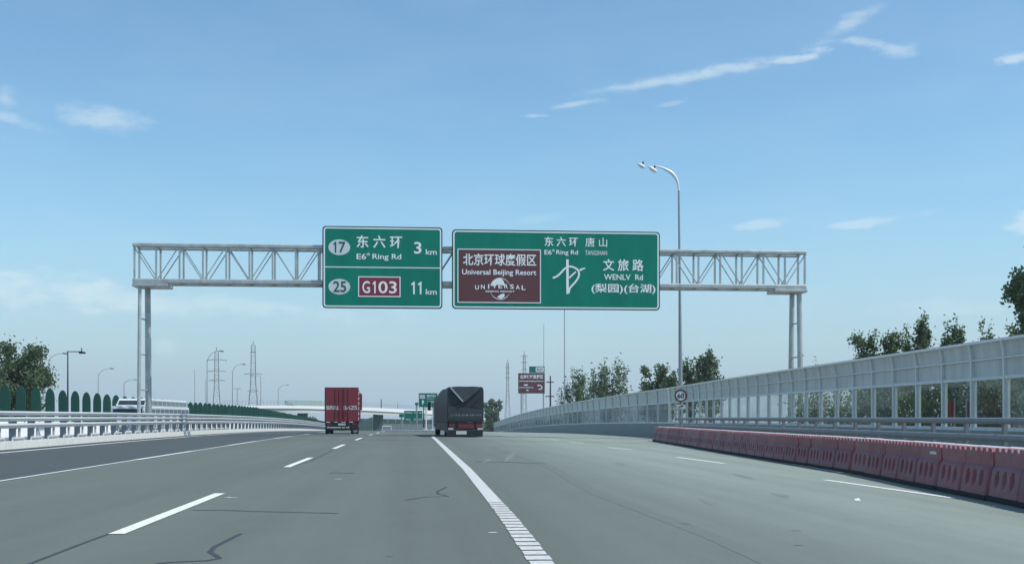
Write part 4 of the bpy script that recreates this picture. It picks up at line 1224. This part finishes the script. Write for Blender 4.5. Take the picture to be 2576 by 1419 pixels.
# grey retaining walls and screens on the roads beyond
def far_wall(x0, y0, x1, y1, h, d0, d1, m, label, name='retaining_wall'):
    A, B = at(x0, y0, d0), at(x1, y1, d1)
    mb = MB(); n = 12
    for k in range(n):
        a, c = A.lerp(B, k/n), A.lerp(B, (k+.97)/n)
        mb.hexa([a+Vector((0, 0, -h)), c+Vector((0, 0, -h)), c+Vector((0, .5, -h)), a+Vector((0, .5, -h)), a, c, c+Vector((0, .5, 0)), a+Vector((0, .5, 0))])
    tag(mb.build(name, m, None), label, 'wall')
far_wall(880, 1052, 1110, 1056, 7, 372, 372, pier_green, 'grey green retaining wall under the overpass')
far_wall(964, 1066, 1110, 1067, 7, 350, 350, concrete_grey, 'pale blue grey screen wall beyond the overpass', 'screen_wall')

# white kerb and poles at the exit nose, seen on the brow of the road
def nose():
    A = gnd(950, 1087.5); 
    A, B = at(958, 1086, 112), at(1104, 1088, 100)
    mb = MB(); g0, g1 = gz(A.x, A.y), gz(B.x, B.y)
    mb.hexa([(A.x, A.y, g0-.05), (B.x, B.y, g1-.05), (B.x, B.y+.6, g1-.05), (A.x, A.y+.6, g0-.05), (A.x, A.y, g0+.13), (B.x, B.y, g1+.13), (B.x, B.y+.6, g1+.13), (A.x, A.y+.6, g0+.13)])
    tag(mb.build('nose_kerb', concrete_white, None), 'low white kerb across the exit nose left of the black truck', 'kerb')
    for px, top, lab, r in ((1071.8, 1025, 'thicker white pole on the exit nose kerb', .05), (1088.5, 1026, 'thinner white pole on the exit nose kerb beside black truck', .032)):
        b = at(px, 1086, 104); g = gz(b.x, b.y); H = CAMH+(HY-top)*104/F-g
        e = empty('nose_pole', (b.x, b.y+.3, g), 0); tag(e, lab, 'pole')
        MB().tube([(0, 0, .1), (0, 0, H)], r, 8).build('pole', white_metal, e, smooth=True)
        MB().box(-.18, .18, -.18, .18, .12, .20).build('foot', white_metal, e)
    b = at(973, 1086, 116); g = gz(b.x, b.y); s = 116/F
    mb = MB(); mb.tube([(-11*s, 0, 0), (-11*s, 0, .46), (11*s, 0, .46), (11*s, 0, 0)], .045, 6)
    e = mb.build('guard_frame', white_metal, None); e.location = (b.x, b.y, g); tag(e, 'small white tubular frame at the road edge between the trucks', 'barrier')
nose()
o = MB().hexa([(-.12, -.09, 0), (.13, -.10, 0), (.12, .10, 0), (-.13, .08, 0), (-.10, -.07, .035), (.11, -.08, .02), (.12, .09, .05), (-.11, .07, .03)]).build('paper_scrap', paper, None)
o.scale = (.36, .36, .5); o.location = gnd(2155, 1257.5); tag(o, 'crumpled white paper scrap lying on the ramp asphalt', 'litter')
# ------------------------------------------------------------------ trees and plants
def foliage_mesh(name, pts, size, rnd, m, parent):
    vs, fs = [], []
    for (p, s) in pts:
        a = Vector((rnd.gauss(0, 1), rnd.gauss(0, 1), rnd.gauss(0, .7))).normalized()
        b_ = a.cross(Vector((rnd.gauss(0, 1), rnd.gauss(0, 1), rnd.gauss(0, 1)))).normalized()
        c = a.cross(b_)
        L = size*s*rnd.uniform(.7, 1.4); w = L*.55; i = len(vs)
        vs += [tuple(p-b_*L*.5), tuple(p+c*w*.5-b_*.1*L), tuple(p+b_*L*.5), tuple(p-c*w*.5-b_*.1*L)]
        fs.append((i, i+1, i+2, i+3))
    me = bpy.data.meshes.new(name); me.from_pydata(vs, [], fs); me.update(); me.materials.append(m)
    o = bpy.data.objects.new(name, me); COL.objects.link(o); o.parent = parent
    return o
def tree(x0, x1, ytop, d, label, seed, style='round', m=None, leaves=3600, size=.30, name='leafy_tree', group=None, ybase=None, spikes=0):
    rnd = random.Random(seed); m = m or leaf_a
    s = d/F; b = at((x0+x1)/2, 1047, d); g = gz(b.x, b.y)-.05
    e = empty(name, (b.x, b.y, g), -TH); tag(e, label, 'tree', group)
    H = (CAMH+(HY-ytop)*s-g)*.965; rw = (x1-x0)*s/2
    tr = MB(); tr.tube([(0, 0, -.2), (.05, 0, H*.25), (-.06, .05, H*.55), (.02, 0, H*.85)], [H*.022+.06, H*.018+.05, H*.011+.03, .02], 8)
    tips = []
    nl = 22 if style == 'round' else 18
    for k in range(nl):
        a = rnd.uniform(0, 2*pi); t = rnd.uniform(.18, .72) if style == 'round' else rnd.uniform(.12, .5)
        z0 = H*t
        if style == 'round':
            rr = rw*rnd.uniform(.55, 1.0)*sqrt(max(.12, 1-((t+.18)-.58)**2/.30)); z1 = min(H*.97, z0+H*rnd.uniform(.10, .30))
        else:
            rr = rw*rnd.uniform(.25, .95); z1 = H*rnd.uniform(.62, 1.0)*(1-.25*rr/rw)
        p1 = Vector((rr*cos(a), rr*sin(a)*.8, z1))
        pm = Vector((rr*.55*cos(a), rr*.55*sin(a)*.8, z0+(z1-z0)*(.45 if style == 'round' else .3)))
        tr.tube([(0, 0, z0), pm, p1], [H*.009+.02, H*.006+.012, .012], 5)
        tips.append((Vector((0, 0, z0)), pm, p1))
    tips.append((Vector((0, 0, H*.5)), Vector((.03, 0, H*.75)), Vector((0, 0, H))))
    for k in range(spikes):
        a = rnd.uniform(0, 2*pi); rr = rw*rnd.uniform(.1, .85)
        tips.append((Vector((rr*cos(a), rr*sin(a)*.6, H*.55)), Vector((rr*cos(a), rr*sin(a)*.6, H*.78)), Vector((rr*cos(a)*1.05, rr*sin(a)*.6, H*rnd.uniform(.90, 1.06)))))
    tr.build('trunk', bark, e, smooth=True)
    pts = []
    clumps = []
    for (p0, pm, p1) in tips:
        for k in range(4):
            t = rnd.uniform(.25, 1.0)
            q = p0.lerp(pm, t*2) if t < .5 else pm.lerp(p1, t*2-1)
            clumps.append((q, rnd.uniform(.16, .34)*(rw*.55 if style == 'round' else rw*.50)))
        clumps.append((p1, .16*rw*rnd.uniform(.7, 1.3)))
    for k in range(26 if style == 'up' else 22):
        a = rnd.uniform(0, 2*pi); q = rw*.85*sqrt(rnd.random())
        clumps.append((Vector((q*cos(a), q*sin(a)*.7, H*rnd.uniform(.24 if style == 'round' else .36, .80 if style == 'round' else .74))), rw*rnd.uniform(.14, .24)))
    per = max(8, int(leaves*1.8)//len(clumps))
    for (q, r) in clumps:
        n = int(per*rnd.uniform(.5, 1.5))
        for _ in range(n):
            v = Vector((rnd.gauss(0, 1), rnd.gauss(0, 1), rnd.gauss(0, 1)))
            st = 1.0 if style == 'round' else 2.1
            v = Vector((v.x*.55, v.y*.55, v.z*.5*st))*r*1.25
            p = q+v
            if p.z > .2: pts.append((p, 1.0))
    for (p0, pm, p1) in tips[-spikes:] if spikes else ():
        for _ in range(40):
            t = rnd.random(); p = pm.lerp(p1, t); pts.append((p+Vector((rnd.gauss(0, .08), rnd.gauss(0, .08), 0))*(1.4-t)*2, .8))
    foliage_mesh('crown', pts, size, rnd, m, e)
    return e
tree(-85, 122, 866, 112, 'broad round leafy tree behind the green boards at the picture edge', 11, 'round', leaf_a, 9000, .30)
tree(-190, -20, 840, 128, 'second broad tree partly cut by the picture edge behind the green boards', 12, 'round', leaf_a, 5000, .34)
RT = 'trees behind the noise wall'
tree(1404, 1500, 938, 172, 'thin airy bush tree beside the tall mast above the far noise wall', 21, 'up', leaf_b, 1500, .34, group=RT, spikes=5)
tree(1462, 1592, 926, 152, 'sparse branching tree above the far noise wall, right of tall mast', 22, 'up', leaf_b, 1900, .32, group=RT, spikes=8)
tree(1604, 1706, 918, 120, 'dense round tree just left of the tall street lamp', 23, 'round', leaf_a, 4200, .27, group=RT)
tree(1690, 1780, 912, 118, 'upright tree directly behind the tall street lamp pole', 24, 'up', leaf_a, 2300, .27, group=RT, spikes=6)
tree(1740, 1832, 893, 116, 'spiky upright tree just right of the tall street lamp', 25, 'up', leaf_a, 2300, .27, group=RT, spikes=9)
tree(2128, 2272, 832, 80, 'bushy tree showing first right of the gantry leg above the wall', 26, 'round', leaf_a, 5200, .20, group=RT, spikes=6)
tree(2258, 2368, 812, 78, 'tall bushy tree in the middle of the group above the near noise wall', 27, 'up', leaf_a, 5200, .20, group=RT, spikes=5)
tree(2358, 2444, 818, 77, 'narrow upright tree with bare spiky shoots above the near noise wall', 28, 'up', leaf_a, 3000, .19, group=RT, spikes=9)
tree(2444, 2534, 822, 76, 'sparse open tree between the spiky tree and the picture edge', 29, 'up', leaf_b, 1900, .19, group=RT, spikes=5)
tree(2512, 2650, 788, 72, 'dark rounded tree cut by the picture edge above the near noise wall', 30, 'round', leaf_a, 4600, .20, group=RT)
tree(2528, 2740, 560, 56, 'nearest tall tree whose leafy branches enter at the picture edge', 31, 'round', leaf_a, 8000, .22, group=RT)
tree(1214, 1262, 1004, 315, 'small grey green bush tree beside the black truck', 32, 'round', leaf_b, 1800, .62, group=RT, spikes=3)

def shrub(px, d, H, W, seed, label, m):
    rnd = random.Random(seed); b = at(px, 1047, d); g = gz(b.x, b.y)-.05
    e = empty('shrub', (b.x, b.y, g)); tag(e, label, 'shrub', 'shrubs behind the glass of the noise wall')
    st = MB(); pts = []
    for k in range(12):
        a = rnd.uniform(0, 2*pi); r = W/2*rnd.uniform(.2, .9); z = H*rnd.uniform(.45, 1)
        q = Vector((r*cos(a), r*sin(a), z)); st.tube([(0, 0, 0), q*.5+Vector((0, 0, .1)), q], [.035, .02, .01], 5)
        for _ in range(150):
            t = rnd.uniform(.15, 1.05); p = q*t+Vector((rnd.gauss(0, .22)*W*.5, rnd.gauss(0, .22)*W*.5, rnd.gauss(0, .16)*H))
            if p.z > .05: pts.append((p, 1))
    st.build('stem', bark, e); foliage_mesh('foliage', pts, .15, rnd, m, e)
for i, (px, d, H, W, m, lab) in enumerate((
        (2052, 58, 3.2, 2.6, leaf_c, 'shrub behind the glass directly right of the gantry leg'),
        (2110, 57, 2.7, 2.2, leaf_c, 'light shrub filling the second pane right of the gantry leg'),
        (2178, 55, 3.0, 2.4, leaf_b, 'shrub behind the glass under the bushy tree'),
        (2232, 53, 3.4, 2.4, leaf_a, 'darker shrub behind the glass under the tall bushy tree'),
        (2290, 52, 2.6, 2.2, leaf_c, 'pale low shrub behind the glass left of the red banners'),
        (2345, 51, 3.3, 2.2, leaf_a, 'dark shrub behind the glass immediately left of the first red banner'),
        (2418, 50, 3.2, 2.2, leaf_b, 'shrub behind the glass between the two red banners'),
        (2480, 49, 3.4, 2.3, leaf_a, 'dark shrub behind the glass right of the red banners'),
        (2520, 48, 3.3, 2.2, leaf_a, 'dark shrub behind the second pane from the picture edge'),
        (2572, 47, 3.1, 2.2, leaf_b, 'shrub behind the glass at the very edge of the picture'))):
    shrub(px, d, H, W, 50+i, lab, m)
for px, d, lab, hw in ((2392, 46.5, 'red cloth banner on two stakes behind the glass, the left one', 9), (2443, 45.8, 'red cloth banner on two stakes behind the glass, the right one', 12)):
    b = at(px, 1047, d); g = gz(b.x, b.y); s = d/F
    e = empty('banner', (b.x, b.y, g), -TH); tag(e, lab, 'banner')
    mb = MB(); n = 10
    for th in (0, .02):
        i0 = len(mb.v)
        for k in range(n+1):
            x = (-hw+2*hw*k/n)*s
            for z in (1.15, 2.0): mb.v.append((x, .05*sin(k*1.3)+th, z+.03*sin(k)))
        for k in range(n): mb.f.append((i0+2*k, i0+2*k+2, i0+2*k+3, i0+2*k+1))
    mb.build('cloth', red_cloth, e)
    for q in (-1, 1): MB().tube([(q*hw*s, .01, 0), (q*hw*s, .01, 2.1)], .03, 6).build('stake', galv_dark, e)

# hedge far under the overpass: one mass nobody could count
rnd = random.Random(9); pts = []
for _ in range(9000):
    X = rnd.uniform(-60, 60); Y = 410+rnd.uniform(0, 14); top = 5.2+1.2*sin(X*.31)+.8*sin(X*.9+2)
    pts.append((Vector((X, Y, gz(X, Y)+rnd.random()**.7*top)), 1))
tl = foliage_mesh('treeline', pts, 1.0, rnd, leaf_b, None); tag(tl, kind='stuff')

# ------------------------------------------------------------------ air
HAZE = .00028
if HAZE:
    mb = MB(); mb.box(-1450, 1450, -60, 1450, -9.5, 45)
    M = bpy.data.materials.new('haze_air'); M.use_nodes = True; N, L = M.node_tree.nodes, M.node_tree.links; N.clear()
    o_ = N.new('ShaderNodeOutputMaterial'); v = N.new('ShaderNodeVolumePrincipled')
    v.inputs['Color'].default_value = (.86, .93, 1, 1); v.inputs['Density'].default_value = HAZE; v.inputs['Anisotropy'].default_value = .3
    L.new(v.outputs[0], o_.inputs['Volume'])
    tag(mb.build('haze', M, None), kind='stuff')
